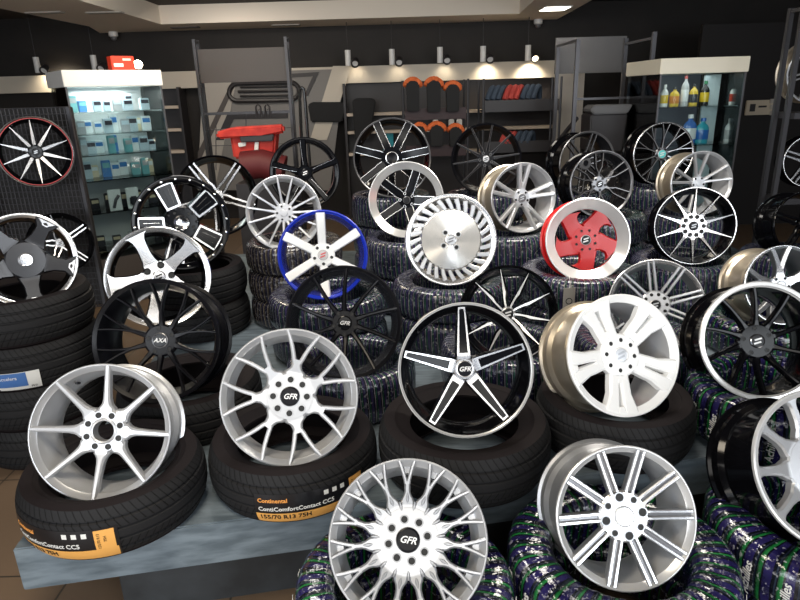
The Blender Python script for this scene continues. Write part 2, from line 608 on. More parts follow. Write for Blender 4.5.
def build_wheel(root, R, W, sp, phi):
    face, side, lipm, barm = sp['face'], sp['side'], sp.get('lip', sp['face']), sp.get('barrel', sp['side'])
    inner = sp.get('inner', barm)
    if inner is silver:
        inner = silver_lit
    lr = sp.get('lipr', 0.93)
    dl = sp.get('dl', 0.005)
    zh = sp.get('zh', -0.03)
    rh = sp.get('rh', 0.3)
    so = sp.get('so', lr + 0.01)
    depth = sp.get('depth', 0.022)
    zr = sp.get('zr', -dl - 0.002)
    seg = sp.get('seg', 72)
    bm = bmesh.new()
    # mats: 0 lip, 1 outer barrel, 2 inner barrel
    prof = [(1.0, -0.012, 0), (1.0, -0.002, 0), (0.985, 0, 0), (sp.get('flat', 0.965), 0, 0), (lr + 0.02, -dl, 0), (lr, -dl - 0.003, 2),
            (lr - 0.008, -dl - 0.018, 2), (min(0.88, lr + 0.02), -max(0.055, dl + 0.03), 2), (0.83, -max(0.10, dl + 0.05), 2), (0.86, -W + 0.035, 2),
            (0.93, -W + 0.005, 1), (0.99, -W, 1), (1.0, -W + 0.004, 1), (1.0, -W + 0.014, 1), (0.955, -W + 0.018, 1),
            (0.94, -W + 0.045, 1), (0.875, -W + 0.058, 1), (0.875, -0.075, 1), (0.935, -0.055, 1), (0.95, -0.018, 1)]
    lathe(bm, [(r * R, z, m_) for r, z, m_ in prof], seg, True)
    link('rim_barrel', bm, [lipm, barm, inner], root, angle=28)

    def zf(r):
        t = (r - rh) / (so - rh)
        return zh + (zr - zh) * (sm(t) if sp.get('curve', 'lin') == 's' else max(0, min(1, t)))
    n = sp['n']
    for k in range(n):
        if k == 0:
            bm = bmesh.new()
            for bb in sp['bars']:
                path = bb[0]
                o = bb[1] if len(bb) > 1 else {}
                bar(bm, path, R, zf, o.get('depth', depth), o.get('mf', 0), o.get('ms', 1), o.get('bev', sp.get('bev', 0.0025)), o.get('lift', 0.0), o.get('steps', 4), o.get('flare', 1.15))
            first = link('spoke', bm, [face, side, sp.get('pocket', gloss_black), hole], root, angle=30)
            q = first
        else:
            q = first.copy()
            C.objects.link(q)
            q.parent = root
        q.rotation_euler = (0, 0, R_(phi + 360 / n * k))
    # hub
    bm = bmesh.new()
    hd = sp.get('hubdepth', 0.05)
    bore = sp.get('bore', 0.11)
    hs = sp.get('hubm', 0)
    lathe(bm, [(bore * R, zh + 0.0005, hs), ((rh - 0.03) * R, zh + 0.0005, hs), (rh * R, zh - 0.004, 1), (rh * R * 1.03, zh - hd * 0.5, 1), (rh * R * 0.9, zh - hd, 1), (bore * R, zh - hd, 1)], 48, True)
    lg = sp.get('lugs')
    if lg:
        ln, lrr, lsz = lg[:3]
        for k in range(ln):
            an = R_(phi + lg[3] if len(lg) > 3 else 0) + 2 * PI * k / ln
            off = (lrr * R * math.cos(an), lrr * R * math.sin(an), zh)
            s_ = lsz * R * (lg[4] if len(lg) > 4 and k % 2 else 1)
            lathe(bm, [(0, 0.0008, 2), (s_, 0.0008, 1), (s_ * 1.04, 0.0022, 1), (s_ * 1.30, 0.0022, 1), (s_ * 1.42, 0.0002, 1)], 14, False, off=off)
    link('hub', bm, [face if not sp.get('hubface') else sp['hubface'], side, hole], root, angle=30)
    cap = sp.get('cap')
    if cap:
        bm = bmesh.new()
        cr = cap[0] * R
        lathe(bm, [(0, zh + 0.006), (cr * 0.82, zh + 0.0055), (cr * 0.86, zh + 0.0065, 1), (cr * 0.97, zh + 0.0055, 1), (cr, zh + 0.002, 1), (cr, zh - 0.01, 1)], 32)
        co = link('centre_cap', bm, [cap[1], cap[2] if len(cap) > 2 else cap[1]], root)
        if len(cap) > 3 and cap[3]:
            em = cap[3]
            tm = cap[4]
            if em == 'bars':
                bm = bmesh.new()
                for q_ in (-1, 1):
                    box(bm, (q_ * cr * 0.05, q_ * cr * 0.26, zh + 0.0066), (cr * 1.0, cr * 0.24, 0.0012), 0, Matrix.Rotation(R_(18), 3, 'Z'))
                link('emblem', bm, tm, co, smooth=False)
            else:
                sz = cr * 0.76
                wd = Matrix.Rotation(R_(cap[5] if len(cap) > 5 else 0), 3, 'Z')
                text_obj('emblem', em, sz, tm, co, lambda v, sz=sz, zh=zh, wd=wd: wd @ Vector((v.x, v.y - sz * 0.33, 0)) + Vector((0, 0, zh + 0.0068 + (0.0006 if v.z > 0 else 0))),
                         bold=sz * 0.02, shear=0.3, align='CENTER')
    else:
        bm = bmesh.new()
        cr = bore * R
        lathe(bm, [(cr * 1.25, zh + 0.001), (cr * 1.15, zh + 0.003), (cr * 0.98, zh + 0.001), (cr * 0.96, zh - hd)], 32)
        link('bore_ring', bm, [face], root)
    rv = sp.get('rivets')
    if rv:
        for k in range(rv[0]):
            an = 2 * PI * k / rv[0]
            bm = bmesh.new()
            lathe(bm, [(0, 0.006), (0.006, 0.004), (0.008, 0)], 8, off=(rv[1] * R * math.cos(an), rv[1] * R * math.sin(an), rv[2]))
            link('rim_bolt', bm, [chrome], root)
    if sp.get('hubbolts'):
        hb = sp['hubbolts']
        for k in range(hb[0]):
            an = 2 * PI * k / hb[0]
            bm = bmesh.new()
            lathe(bm, [(0, 0.008), (0.007, 0.007), (0.009, 0)], 6, off=(hb[1] * R * math.cos(an), hb[1] * R * math.sin(an), zh + hb[2]))
            link('hub_bolt', bm, [gloss_black], root)
    if sp.get('valve', True):
        bm = bmesh.new()
        an = R_(phi + 180 / n + 12)
        p0 = Vector(((lr - 0.07) * R * math.cos(an), (lr - 0.07) * R * math.sin(an), -max(0.03, dl + 0.02)))
        tube(bm, [p0, p0 + Vector((0, 0, -0.028))], 0.004, 8)
        link('valve_stem', bm, [satin_black], root)
    if sp.get('pin'):
        bm = bmesh.new()
        pr = sp['pin'][0]
        lathe(bm, [(pr * R, 0.0008), ((pr + 0.02) * R, 0.0008), ((pr + 0.02) * R, -0.001), (pr * R, -0.001)], 72, True)
        link('pinstripe', bm, [sp['pin'][1]], root)


def two(r0, r1, a0, a1, w0, w1, **o):
    return [([(r0, a0, w0), (r1, a1, w1)], o), ([(r0, -a0, w0), (r1, -a1, w1)], o)]


def par(off, r0, r1, w0, w1, o=None):
    """two parallel bars, offset off from the centre line"""
    out = []
    for s in (1, -1):
        pts = []
        for i in range(4):
            t = i / 3
            x = r0 + (r1 - r0) * t
            pts.append((math.hypot(x, off), s * math.degrees(math.atan2(off, x)), w0 + (w1 - w0) * t))
        out.append((pts, o or {}))
    return out


spec = {}
spec[1] = dict(bev=0.007, n=8, face=silver, side=silver, barrel=silver, rh=0.33, zh=-0.030, lipr=0.90, flat=0.978, dl=0.014, so=0.96, zr=-0.001, depth=0.026, bore=0.155, hubdepth=0.045, lugs=(8, 0.245, 0.045, 22),
               bars=[([(0.26, 0, 0.25), (0.34, 0, 0.225), (0.37, 0, 0.17), (0.41, 0, 0.13), (0.48, 0, 0.10), (0.65, 0, 0.085), (0.97, 0, 0.072)], {})])
spec[2] = dict(bev=0.0055, n=7, face=silver, side=silver, barrel=silver, rh=0.36, zh=-0.016, lipr=0.905, flat=0.978, dl=0.014, so=0.96, zr=-0.001, depth=0.024, bore=0.1, lugs=(8, 0.245, 0.044, 10), cap=(0.145, satin_black, satin_black, 'GFR', ink_white, -8),
               bars=[([(0.30, 0, 0.30), (0.355, 0, 0.285), (0.38, 0, 0.235), (0.40, 0, 0.19), (0.43, 0, 0.155), (0.48, 0, 0.135), (0.545, 0, 0.135)], {}),
                     ([(0.50, 4.5, 0.055), (0.56, 6.2, 0.06), (0.97, 14, 0.052)], {}), ([(0.50, -4.5, 0.055), (0.56, -6.2, 0.06), (0.97, -14, 0.052)], {})])
spec[3] = dict(bev=0.004, n=15, face=silver, side=silver_shade, barrel=silver, rh=0.42, zh=-0.022, lipr=0.905, flat=0.978, dl=0.014, so=0.96, zr=-0.001, depth=0.022, bore=0.1, lugs=(8, 0.25, 0.042, 10), cap=(0.155, satin_black, satin_black, 'GFR', ink_white, -10),
               bars=[([(0.38, 0, 0.165), (0.46, 0, 0.17), (0.50, 0, 0.145), (0.54, 0, 0.10), (0.59, 0, 0.072), (0.71, 0, 0.072)], {}),
                     ([(0.68, 1.35, 0.045), (0.74, 2.0, 0.045), (0.97, 6.0, 0.045)], {}), ([(0.68, -1.35, 0.045), (0.74, -2.0, 0.045), (0.97, -6.0, 0.045)], {}),
                     ([(0.45, 0, 0.012), (0.50, 0, 0.05), (0.57, 0, 0.012)], {'lift': 0.0025, 'depth': 0.004, 'ms': 1, 'mf': 1, 'steps': 2}),  # darker raised diamonds stand in for shaded recesses
                     ([(0.36, 12, 0.012), (0.41, 12, 0.045), (0.47, 12, 0.012)], {'lift': 0.0025, 'depth': 0.004, 'ms': 1, 'mf': 1, 'steps': 2}),
                     ([(0.82, 0, 0.085), (0.91, 0, 0.12)], {'lift': -0.022})])
spec[4] = dict(n=10, face=machined, side=silver_shade, lip=lip_m, barrel=silver_shade, inner=silver, rh=0.36, zh=-0.020, lipr=0.90, flat=0.978, dl=0.014, so=0.95, zr=-0.001, depth=0.024, bore=0.1, lugs=(8, 0.27, 0.058, 10, 0.75), cap=(0.15, machined, silver, 'bars', silver_shade),
               pocket=gunmetal, bars=par(0.045, 0.32, 0.955, 0.05, 0.056) + [([(0.34, 0, 0.06), (0.94, 0, 0.06)], {'lift': -0.008, 'mf': 2, 'ms': 2})])
spec[5] = dict(bev=0.006, n=10, face=silver, side=silver, lip=lip_m, barrel=gloss_black, inner=gloss_black, rh=0.46, zh=-0.03, lipr=0.92, flat=0.975, so=0.96, depth=0.026, bore=0.1, lugs=(5, 0.23, 0.04, 10), cap=(0.13, silver, silver),
               bars=[([(0.42, 0, 0.27), (0.50, 0, 0.20), (0.56, 0, 0.14), (0.66, 0, 0.11), (0.84, 0, 0.11), (0.89, 0, 0.15), (0.93, 0, 0.22)], {})])
spec[6] = dict(n=5, face=machined, side=gloss_black, lip=lip_m, barrel=gloss_black, inner=gloss_black, rh=0.18, zh=-0.045, lipr=0.96, flat=0.985, so=0.95, zr=-0.012, depth=0.035, bore=0.05, cap=(0.13, satin_black, machined, 'GFR', ink_white),
               bars=[([(0.15, 0, 0.22), (0.25, 0, 0.215), (0.93, 0, 0.125)], {}), ([(0.24, 0, 0.13), (0.90, 0, 0.068)], {'mf': 2, 'ms': 2, 'lift': 0.0014, 'depth': 0.004, 'flare': 1.0, 'bev': 0.001})])
spec[7] = dict(bev=0.007, n=5, face=white, side=white, barrel=warm_al, inner=silver, rh=0.36, zh=-0.028, lipr=0.87, flat=0.978, dl=0.014, so=0.93, zr=-0.001, depth=0.03, bore=0.1, lugs=(8, 0.25, 0.035, 10), cap=(0.13, silver, white, 'bars', silver_shade),
               bars=[([(0.28, 13, 0.20), (0.42, 12.5, 0.17), (0.65, 9.8, 0.175), (0.94, 10.5, 0.26)], {}), ([(0.28, -13, 0.20), (0.42, -12.5, 0.17), (0.65, -9.8, 0.175), (0.94, -10.5, 0.26)], {}),
                     ([(0.30, 0, 0.2), (0.46, 0, 0.10)], {}), ([(0.84, 0, 0.12), (0.94, 0, 0.2)], {})])
spec[8] = dict(bev=0.006, n=10, face=gloss_black, side=gloss_black, lip=lip_m, barrel=gloss_black, inner=gloss_black, rh=0.30, zh=-0.045, lipr=0.905, flat=0.93, dl=0.006, so=0.93, zr=-0.018, depth=0.03, bore=0.05, lugs=(5, 0.22, 0.03, 10), cap=(0.12, satin_black, chrome, 'bars', ink_white),
               bars=[([(0.24, 0, 0.14), (0.4, 1, 0.08), (0.7, 3, 0.06), (0.93, 5, 0.075)], {})])
spec[9] = dict(bev=0.003, n=10, face=satin_black, side=satin_black, rh=0.27, zh=-0.055, lipr=0.93, flat=0.985, so=0.95, zr=-0.006, depth=0.022, bore=0.05, lugs=(5, 0.2, 0.03, 10), cap=(0.13, gloss_black, gunmetal, 'AXA', ink_white, -5),
               bars=[([(0.22, 0, 0.09), (0.50, 0, 0.05)], {}), ([(0.46, 0.3, 0.045), (0.95, 8.5, 0.036)], {}), ([(0.46, -0.3, 0.045), (0.95, -8.5, 0.036)], {})])
spec[10] = dict(bev=0.005, n=5, face=machined, side=gloss_black, lip=machined, barrel=gloss_black, inner=gloss_black, rh=0.30, zh=-0.02, lipr=0.89, flat=0.985, so=0.93, zr=0.0, depth=0.03, bore=0.08, lugs=(5, 0.24, 0.05, 36), cap=(0.13, chrome, chrome, 'bars', hole),
                bars=[([(0.20, 4, 0.34), (0.30, 3, 0.33), (0.38, 2, 0.27), (0.52, 1, 0.24), (0.68, 0, 0.245), (0.80, 0, 0.28), (0.87, 0, 0.36), (0.91, 0, 0.48)], {'flare': 1.02, 'steps': 6})])
spec[11] = dict(n=5, face=machined, side=gloss_black, lip=gloss_black, barrel=gloss_black, rh=0.36, zh=-0.02, lipr=0.86, flat=0.98, so=0.90, zr=-0.006, depth=0.04, bore=0.05, hubface=gloss_black, lugs=(5, 0.25, 0.03, 10), cap=(0.17, chrome, darkgun),
                rivets=(20, 0.93, -0.003), hubbolts=(10, 0.31, 0.0),
                bars=[([(0.34, 0, 0.34), (0.90, 0, 0.42)], {}), ([(0.38, 0, 0.24), (0.84, 0, 0.32)], {'mf': 2, 'ms': 2, 'lift': 0.0016, 'depth': 0.004, 'flare': 1.0, 'bev': 0.001}),
                      ([(0.46, 0, 0.10), (0.76, 0, 0.14)], {'mf': 2, 'ms': 0, 'lift': 0.004, 'depth': 0.004, 'bev': 0.003})])
spec[12] = dict(n=5, face=machined, side=gloss_black, lip=gloss_black, barrel=gloss_black, rh=0.17, zh=-0.03, lipr=0.95, flat=0.985, so=0.95, zr=-0.004, depth=0.025, bore=0.05, cap=(0.11, silver, machined, 'bars', hole),
                bars=par(0.062, 0.10, 0.95, 0.07, 0.062))
spec[13] = dict(bev=0.004, n=15, face=silver, side=silver, barrel=silver, rh=0.26, zh=-0.03, lipr=0.905, flat=0.978, dl=0.014, so=0.95, zr=-0.001, depth=0.02, bore=0.06, lugs=(5, 0.18, 0.03, 10), cap=(0.10, silver, silver),
                bars=[([(0.22, 0, 0.075), (0.5, 0, 0.05), (0.96, 0, 0.055)], {})])
spec[14] = dict(n=5, face=gloss_black, side=gloss_black, pocket=machined, lip=gloss_black, barrel=gloss_black, inner=machined, rh=0.22, zh=-0.012, lipr=0.84, flat=0.97, dl=0.008, so=0.93, zr=0.004, depth=0.02, bore=0.05, cap=(0.12, satin_black, gloss_black, 'bars', ink_white),
                bars=[([(0.2, 0, 0.20), (0.45, 0, 0.15), (0.95, 0, 0.17)], {'bev': 0.006, 'ms': 0}), ([(0.24, 7, 0.012), (0.9, 4.5, 0.012)], {'mf': 2, 'lift': 0.001, 'depth': 0.002})])
spec[15] = dict(n=7, face=gloss_black, side=machined, lip=gunmetal, barrel=gloss_black, inner=gloss_black, rh=0.28, zh=-0.03, lipr=0.96, flat=0.985, so=0.95, zr=-0.004, depth=0.02, bore=0.1, hubface=gloss_black, cap=(0.17, satin_black, machined),
                bars=par(0.085, 0.26, 0.95, 0.018, 0.018, {'mf': 1, 'lift': 0.0012}) + [([(0.22, 0, 0.2), (0.95, 0, 0.17)], {'ms': 0})])
spec[16] = dict(n=5, face=gloss_black, side=machined, lip=lip_p, barrel=gloss_black, inner=gloss_black, rh=0.24, zh=-0.05, lipr=0.80, flat=0.98, dl=0.03, so=0.83, zr=-0.034, depth=0.02, bore=0.05, lugs=(5, 0.18, 0.03, 36), cap=(0.10, satin_black, gunmetal),
                bars=par(0.10, 0.2, 0.80, 0.02, 0.02, {'mf': 1, 'lift': 0.0012}) + [([(0.2, 0, 0.22), (0.81, 0, 0.22)], {'ms': 0})])
spec[17] = dict(bev=0.004, n=10, face=satin_black, side=gunmetal, lip=satin_black, barrel=satin_black, rh=0.24, zh=-0.04, lipr=0.94, flat=0.985, so=0.95, zr=-0.003, depth=0.02, bore=0.05, lugs=(5, 0.18, 0.03, 36), cap=(0.10, silver, gunmetal, 'bars', hole),
                bars=[([(0.2, 0, 0.10), (0.5, 0, 0.055), (0.95, 0, 0.05)], {})])
spec[18] = dict(bev=0.006, n=5, face=silver, side=silver, barrel=warm_al, inner=silver, rh=0.26, zh=-0.03, lipr=0.905, flat=0.978, dl=0.014, so=0.95, zr=-0.001, depth=0.03, bore=0.07, lugs=(5, 0.19, 0.035, 36), cap=(0.13, gunmetal, silver, 'bars', silver),
                bars=[([(0.2, 6, 0.16), (0.45, 9, 0.11), (0.96, 9, 0.11)], {}), ([(0.2, -6, 0.16), (0.45, -9, 0.11), (0.96, -9, 0.11)], {}), ([(0.24, 0, 0.14), (0.45, 0, 0.05)], {'lift': -0.004})])
spec[19] = dict(n=28, face=silver, side=silver, hubface=brushed, lip=machined, barrel=warm_al, rh=0.67, zh=-0.006, lipr=0.87, flat=0.97, so=0.93, zr=-0.002, depth=0.02, bore=0.05, hubdepth=0.02, lugs=(4, 0.20, 0.045, 36), cap=(0.12, silver, machined, 'bars', gunmetal),
                bars=[([(0.66, -4, 0.08), (0.89, 4, 0.105)], {'steps': 2, 'flare': 1.0})], valve=False)
spec[20] = dict(bev=0.004, n=6, face=white, side=white, lip=blue, barrel=blue, rh=0.27, zh=-0.035, lipr=0.92, flat=0.975, so=0.94, zr=-0.001, depth=0.025, bore=0.05, lugs=(5, 0.20, 0.035, 36), cap=(0.12, capgrey, capgrey, 'bars', redink),
                bars=[([(0.2, 0, 0.17), (0.35, 0, 0.17), (0.94, 0, 0.20)], {})])
spec[21] = dict(bev=0.005, n=10, face=satin_black, side=satin_black, rh=0.24, zh=-0.055, lipr=0.93, flat=0.98, inner=darkgun, so=0.95, zr=-0.004, depth=0.028, bore=0.05, lugs=(5, 0.2, 0.03, 36), cap=(0.13, gloss_black, gloss_black, 'GFR', ink_white, -8),
                bars=[([(0.2, 5, 0.10), (0.42, 4, 0.07), (0.95, 0, 0.055)], {})])
spec[22] = dict(n=10, face=lip_p, side=gloss_black, lip=gloss_black, barrel=gloss_black, rh=0.16, zh=-0.05, lipr=0.95, flat=0.985, so=0.95, zr=-0.008, depth=0.02, bore=0.05, cap=(0.13, satin_black, machined, 'bars', ink_white),
                bars=[([(0.12, 7, 0.05), (0.34, 3, 0.045), (0.46, 0, 0.065), (0.93, 0, 0.018)], {'bev': 0.001}), ([(0.14, 9, 0.08), (0.28, 6, 0.08), (0.42, -4, 0.08), (0.93, 0.6, 0.05)], {'mf': 2, 'ms': 2, 'lift': -0.002})])
spec[23] = dict(n=5, face=red, side=red, lip=lip_p, barrel=red, inner=red, rh=0.36, zh=-0.05, lipr=0.74, flat=0.97, dl=0.045, so=0.76, zr=-0.048, depth=0.025, bore=0.06, lugs=(8, 0.24, 0.032, 10), cap=(0.125, satin_black, silver, 'bars', ink_white),
                bars=[([(0.28, 6, 0.42), (0.46, 1, 0.34), (0.60, -3, 0.35), (0.69, -6, 0.44), (0.75, -8, 0.58)], {})])
spec[24] = dict(bev=0.004, n=6, face=gunmetal, side=darkgun, lip=gunmetal, barrel=gloss_black, inner=darkgun, rh=0.24, zh=-0.035, lipr=0.93, flat=0.975, so=0.95, zr=-0.002, depth=0.02, bore=0.05, lugs=(5, 0.18, 0.03, 36), cap=(0.11, satin_black, gunmetal, 'bars', silver),
                bars=[([(0.2, 0, 0.12), (0.34, 0, 0.10)], {}), ([(0.33, 2, 0.06), (0.5, 10, 0.05), (0.95, 7.5, 0.05)], {}), ([(0.33, -2, 0.06), (0.5, -10, 0.05), (0.95, -7.5, 0.05)], {})])
spec[25] = dict(n=6, face=gunmetal, side=darkgun, lip=gunmetal, barrel=gloss_black, inner=darkgun, rh=0.22, zh=-0.035, lipr=0.94, flat=0.98, so=0.95, zr=-0.002, depth=0.02, bore=0.05, cap=(0.11, satin_black, gunmetal),
                bars=par(0.075, 0.15, 0.95, 0.05, 0.045))
spec[26] = dict(bev=0.003, n=10, face=silver_shade, side=darkgun, lip=machined, barrel=gloss_black, inner=gloss_black, rh=0.22, zh=-0.035, lipr=0.95, flat=0.98, so=0.95, zr=-0.002, depth=0.018, bore=0.05, hubface=gunmetal, lugs=(5, 0.17, 0.03, 36), cap=(0.14, cyan, silver, 'bars', ink_white),
                bars=[([(0.2, 0, 0.07), (0.5, 0, 0.045)], {}), ([(0.47, 0.3, 0.04), (0.95, 7, 0.034)], {}), ([(0.47, -0.3, 0.04), (0.95, -7, 0.034)], {})])
spec[27] = dict(bev=0.006, n=5, face=silver, side=silver, barrel=warm_al, inner=silver, rh=0.22, zh=-0.045, lipr=0.905, flat=0.978, dl=0.014, so=0.95, zr=-0.001, depth=0.022, bore=0.05, lugs=(5, 0.17, 0.035, 36), cap=(0.09, silver, silver),
                bars=[([(0.14, 10, 0.10), (0.4, 12, 0.075), (0.96, 13.5, 0.085)], {}), ([(0.14, -10, 0.10), (0.4, -12, 0.075), (0.96, -13.5, 0.085)], {})])
spec[28] = dict(n=10, face=machined, side=gloss_black, lip=gloss_black, barrel=gloss_black, pin=(0.975, machined), rh=0.34, zh=-0.03, lipr=0.95, flat=0.985, so=0.95, zr=-0.004, depth=0.02, bore=0.05, lugs=(10, 0.245, 0.04, 18), cap=(0.12, satin_black, satin_black, 'bars', silver_shade),
                bars=[([(0.28, 0, 0.15), (0.42, 0, 0.09), (0.95, 0, 0.035)], {})])
spec[29] = dict(bev=0.004, n=9, face=silver, side=silver, lip=machined, barrel=gloss_black, inner=silver_shade, rh=0.32, zh=-0.02, lipr=0.905, flat=0.978, dl=0.014, so=0.95, zr=-0.001, depth=0.022, bore=0.08, lugs=(10, 0.235, 0.036, 18), cap=(0.12, satin_black, silver, 'bars', silver_shade),
                bars=par(0.055, 0.30, 0.955, 0.055, 0.05))
spec[30] = dict(n=5, face=machined, side=silver_shade, lip=machined, barrel=warm_al, inner=silver_shade, rh=0.26, zh=-0.03, lipr=0.92, flat=0.975, so=0.95, zr=-0.001, depth=0.03, bore=0.06, lugs=(5, 0.19, 0.035, 36), cap=(0.12, silver, silver),
                bars=[([(0.2, 0, 0.24), (0.48, 0, 0.15)], {}), ([(0.42, 4, 0.13), (0.96, 13, 0.11)], {}), ([(0.42, -4, 0.13), (0.96, -13, 0.11)], {})])
spec[31] = dict(spec[12], face=gloss_black, side=gloss_black)
spec[32] = dict(n=5, face=machined, side=gloss_black, lip=machined, barrel=gloss_black, rh=0.2, zh=-0.03, lipr=0.94, flat=0.98, so=0.95, zr=-0.003, depth=0.02, bore=0.05, cap=(0.11, silver, machined), bars=par(0.09, 0.12, 0.95, 0.12, 0.08))
spec[33] = dict(n=7, face=silver, side=silver_shade, lip=silver, barrel=warm_al, rh=0.24, zh=-0.03, lipr=0.93, flat=0.975, so=0.95, zr=-0.002, depth=0.02, bore=0.05, cap=(0.11, silver, silver), bars=par(0.065, 0.2, 0.95, 0.06, 0.05))
spec[34] = dict(n=10, face=machined, side=gloss_black, lip=machined, barrel=gloss_black, inner=gloss_black, rh=0.2, zh=-0.03, lipr=0.965, flat=0.985, so=0.95, zr=-0.004, depth=0.02, bore=0.05, hubface=gloss_black, pin=(0.93, redink), lugs=(5, 0.15, 0.03, 36), cap=(0.10, satin_black, gloss_black, 'bars', silver_shade),
                bars=[([(0.2, 0, 0.11), (0.5, 0, 0.095), (0.9, 0, 0.03)], {})])
spec[35] = dict(n=5, face=machined, side=darkgun, hubface=darkgun, lip=machined, barrel=gloss_black, inner=gloss_black, rh=0.40, zh=-0.012, lipr=0.90, flat=0.975, so=0.93, zr=0.0, depth=0.035, bore=0.05, cap=(0.15, chrome, gunmetal, 'bars', silver_shade), pocket=darkgun,
                bars=[([(0.36, 0, 0.42), (0.55, 0, 0.28), (0.75, 0, 0.26), (0.93, 0, 0.50)], {'mf': 2}), ([(0.81, 0, 0.12), (0.85, 0, 0.18), (0.92, 0, 0.36)], {'lift': 0.0015, 'depth': 0.004}),
                      ([(0.835, 0, 0.05), (0.86, 0, 0.12), (0.885, 0, 0.05)], {'lift': 0.003, 'depth': 0.004, 'mf': 3})])
spec[36] = dict(spec[12], barrel=gloss_black, lip=gloss_black)

PLZ = 0.37


def edge_y(x):
    """front edge line of the low display deck"""
    return 1.50 + (x + 1.1) * 0.165


# key, label, cx, cy, r px, a, b, stack top, sink, phi
WL = [
 (1, 'silver eight-spoke wheel with an open centre bore on the leftmost front tyre', 100, 432, 68, -0.30, -0.10, 0.54, 0.05, 81.5),
 (2, 'silver wheel with seven Y-shaped spokes and black cap, on the second orange-labelled tyre', 290, 396.5, 68.5, 0, -0.02, 0.54, 0.03, 72.5),
 (3, 'bright silver mesh wheel with black cap, lowest at the bottom centre', 408, 540, 80, 0, 0, 0.365, 0.025, 89),
 (4, 'wide silver wheel with ten grooved double spokes on a purple and green wrapped tyre', 627, 518, 71, 0.34, -0.20, 0.365, 0.045, 0),
 (5, 'silver-spoked wheel with deep glossy black barrel, cut by the lower right edge', 830, 468, 79, 0.62, 0, 0.365, 0, 178),
 (6, 'large black wheel with five straight silver-edged spokes in the middle', 466, 370, 68, 0.10, -0.08, 0.55, 0.0, 92),
 (7, 'thick white wheel with five broad slotted spokes and a golden barrel', 625, 355, 61.5, 0.52, 0.02, 0.55, 0.0, 115),
 (8, 'black deep wheel with broad silver lip, above the black-barrelled silver-spoked wheel', 763, 341, 60, 0.40, 0, 0.57, 0.02, 90),
 (9, 'satin black mesh wheel with many thin forked spokes behind the silver eight-spoke wheel', 156, 341, 62.5, -0.28, -0.05, 0.55, 0.0, 85),
 (10, 'silver-faced wheel with five swirling broad spokes above the satin black mesh wheel', 159, 277, 50.5, 0, 0, 0.60, 0, 110),
 (11, 'black off-road wheel with bolts round its rim and silver-framed spokes at the left', 182, 223, 47, 0.05, 0, 0.75, 0, 108),
 (12, 'black wheel with five silver double spokes leaning behind the off-road wheel', 217, 196, 40, 0, 0, 0.86, 0.04, 123),
 (13, 'silver wheel with fifteen slim straight spokes left of the blue wheel', 284, 213, 37.5, 0, 0, 0.84, 0.02, 96),
 (14, 'black five-spoke wheel with a silver inner ring behind the fifteen-spoke silver wheel', 305, 173, 35, 0, 0, 0.91, 0, 90),
 (15, 'large black wheel with seven wide silver-outlined spokes in the back row at the centre', 392, 158, 39, 0, 0, 0.97, 0, 113),
 (16, 'black five-spoke wheel with a wide polished lip, right behind the turbine wheel', 406, 200, 38, -0.08, 0, 0.80, 0.0, 70),
 (17, 'thin ten-spoke black wheel at the back, just right of the centre', 486, 159, 35, 0, 0, 0.92, 0, 80),
 (18, 'silver wheel with five double spokes and a gold-toned barrel above the turbine wheel', 524, 198, 35, 0.42, 0, 0.80, 0, 85),
 (19, 'brushed aluminium turbine wheel, a solid disc with a ring of slots near its edge', 451, 240, 46, 0.08, 0, 0.70, 0.0, 0),
 (20, 'blue wheel with six thick white spokes', 323, 255, 45, 0, 0, 0.69, 0.0, 90),
 (21, 'satin black wheel with ten thin spokes directly in front of the blue wheel', 344, 323, 58, -0.05, 0, 0.57, 0.03, 85),
 (22, 'black wheel with ten narrow bright blade spokes below the turbine wheel', 508, 314, 49, 0, 0, 0.57, 0.03, 101),
 (23, 'red five-spoke wheel with a wide polished silver lip', 588, 240, 42, 0.22, 0, 0.72, 0.03, 60),
 (24, 'gunmetal wheel with six hairpin double spokes behind the red wheel', 602, 184, 33, 0.40, 0, 0.87, 0, 95),
 (25, 'dark wheel with a black barrel half hidden behind the gunmetal hairpin-spoked wheel', 588, 163, 31, 0.5, 0, 0.90, 0, 75),
 (26, 'dark mesh wheel with a bright cyan centre cap in the back row at the right', 664, 154, 31, 0.42, 0, 0.90, 0, 88),
 (27, 'silver V-spoked wheel with a gold-toned barrel right of the cyan-capped wheel', 702, 183, 31.5, 0.45, 0, 0.79, 0, 92),
 (28, 'black wheel with ten pointed silver spokes radiating from a ten-hole hub', 695, 226, 38.5, 0.22, 0, 0.69, 0, 91),
 (29, 'silver wheel with nine pairs of parallel spokes behind the thick white wheel', 656, 305, 46, 0.10, 0, 0.57, 0.0, 60),
 (30, 'bright silver wheel with golden barrel at the right edge behind the silver-lipped black wheel', 785, 285, 40, 0.50, 0, 0.54, 0, 95),
 (31, 'glossy black wheel cut by the right edge, level with the pointed ten-spoke wheel', 808, 224, 33, 0.50, 0, 0.62, 0, 90),
 (35, 'chrome and black wheel with round openings on the tall tyre stack at the left edge', 26, 260, 47, 0, 0, 0.80, 0.05, 54),
]
for k, lab, cx, cy, r, a, b_, zt, s, ph in WL:
    wheel(k, lab, cx, cy, r, a, b_, zt, s, spec[k], ph, W={1: 0.22, 9: 0.26, 4: 0.23, 5: 0.25, 7: 0.24, 8: 0.23, 18: 0.23, 24: 0.22, 25: 0.22, 26: 0.22, 27: 0.24, 28: 0.22, 30: 0.26, 31: 0.25}.get(k, 0.19))

# ------------------------------------------------------------------ tyres
def tyre_r(z, RO, W):
    """outer radius at height z from mid-plane"""
    t = abs(z) / (W / 2)
    return RO - 0.05 * RO * t ** 4 - 0.012 * t ** 2


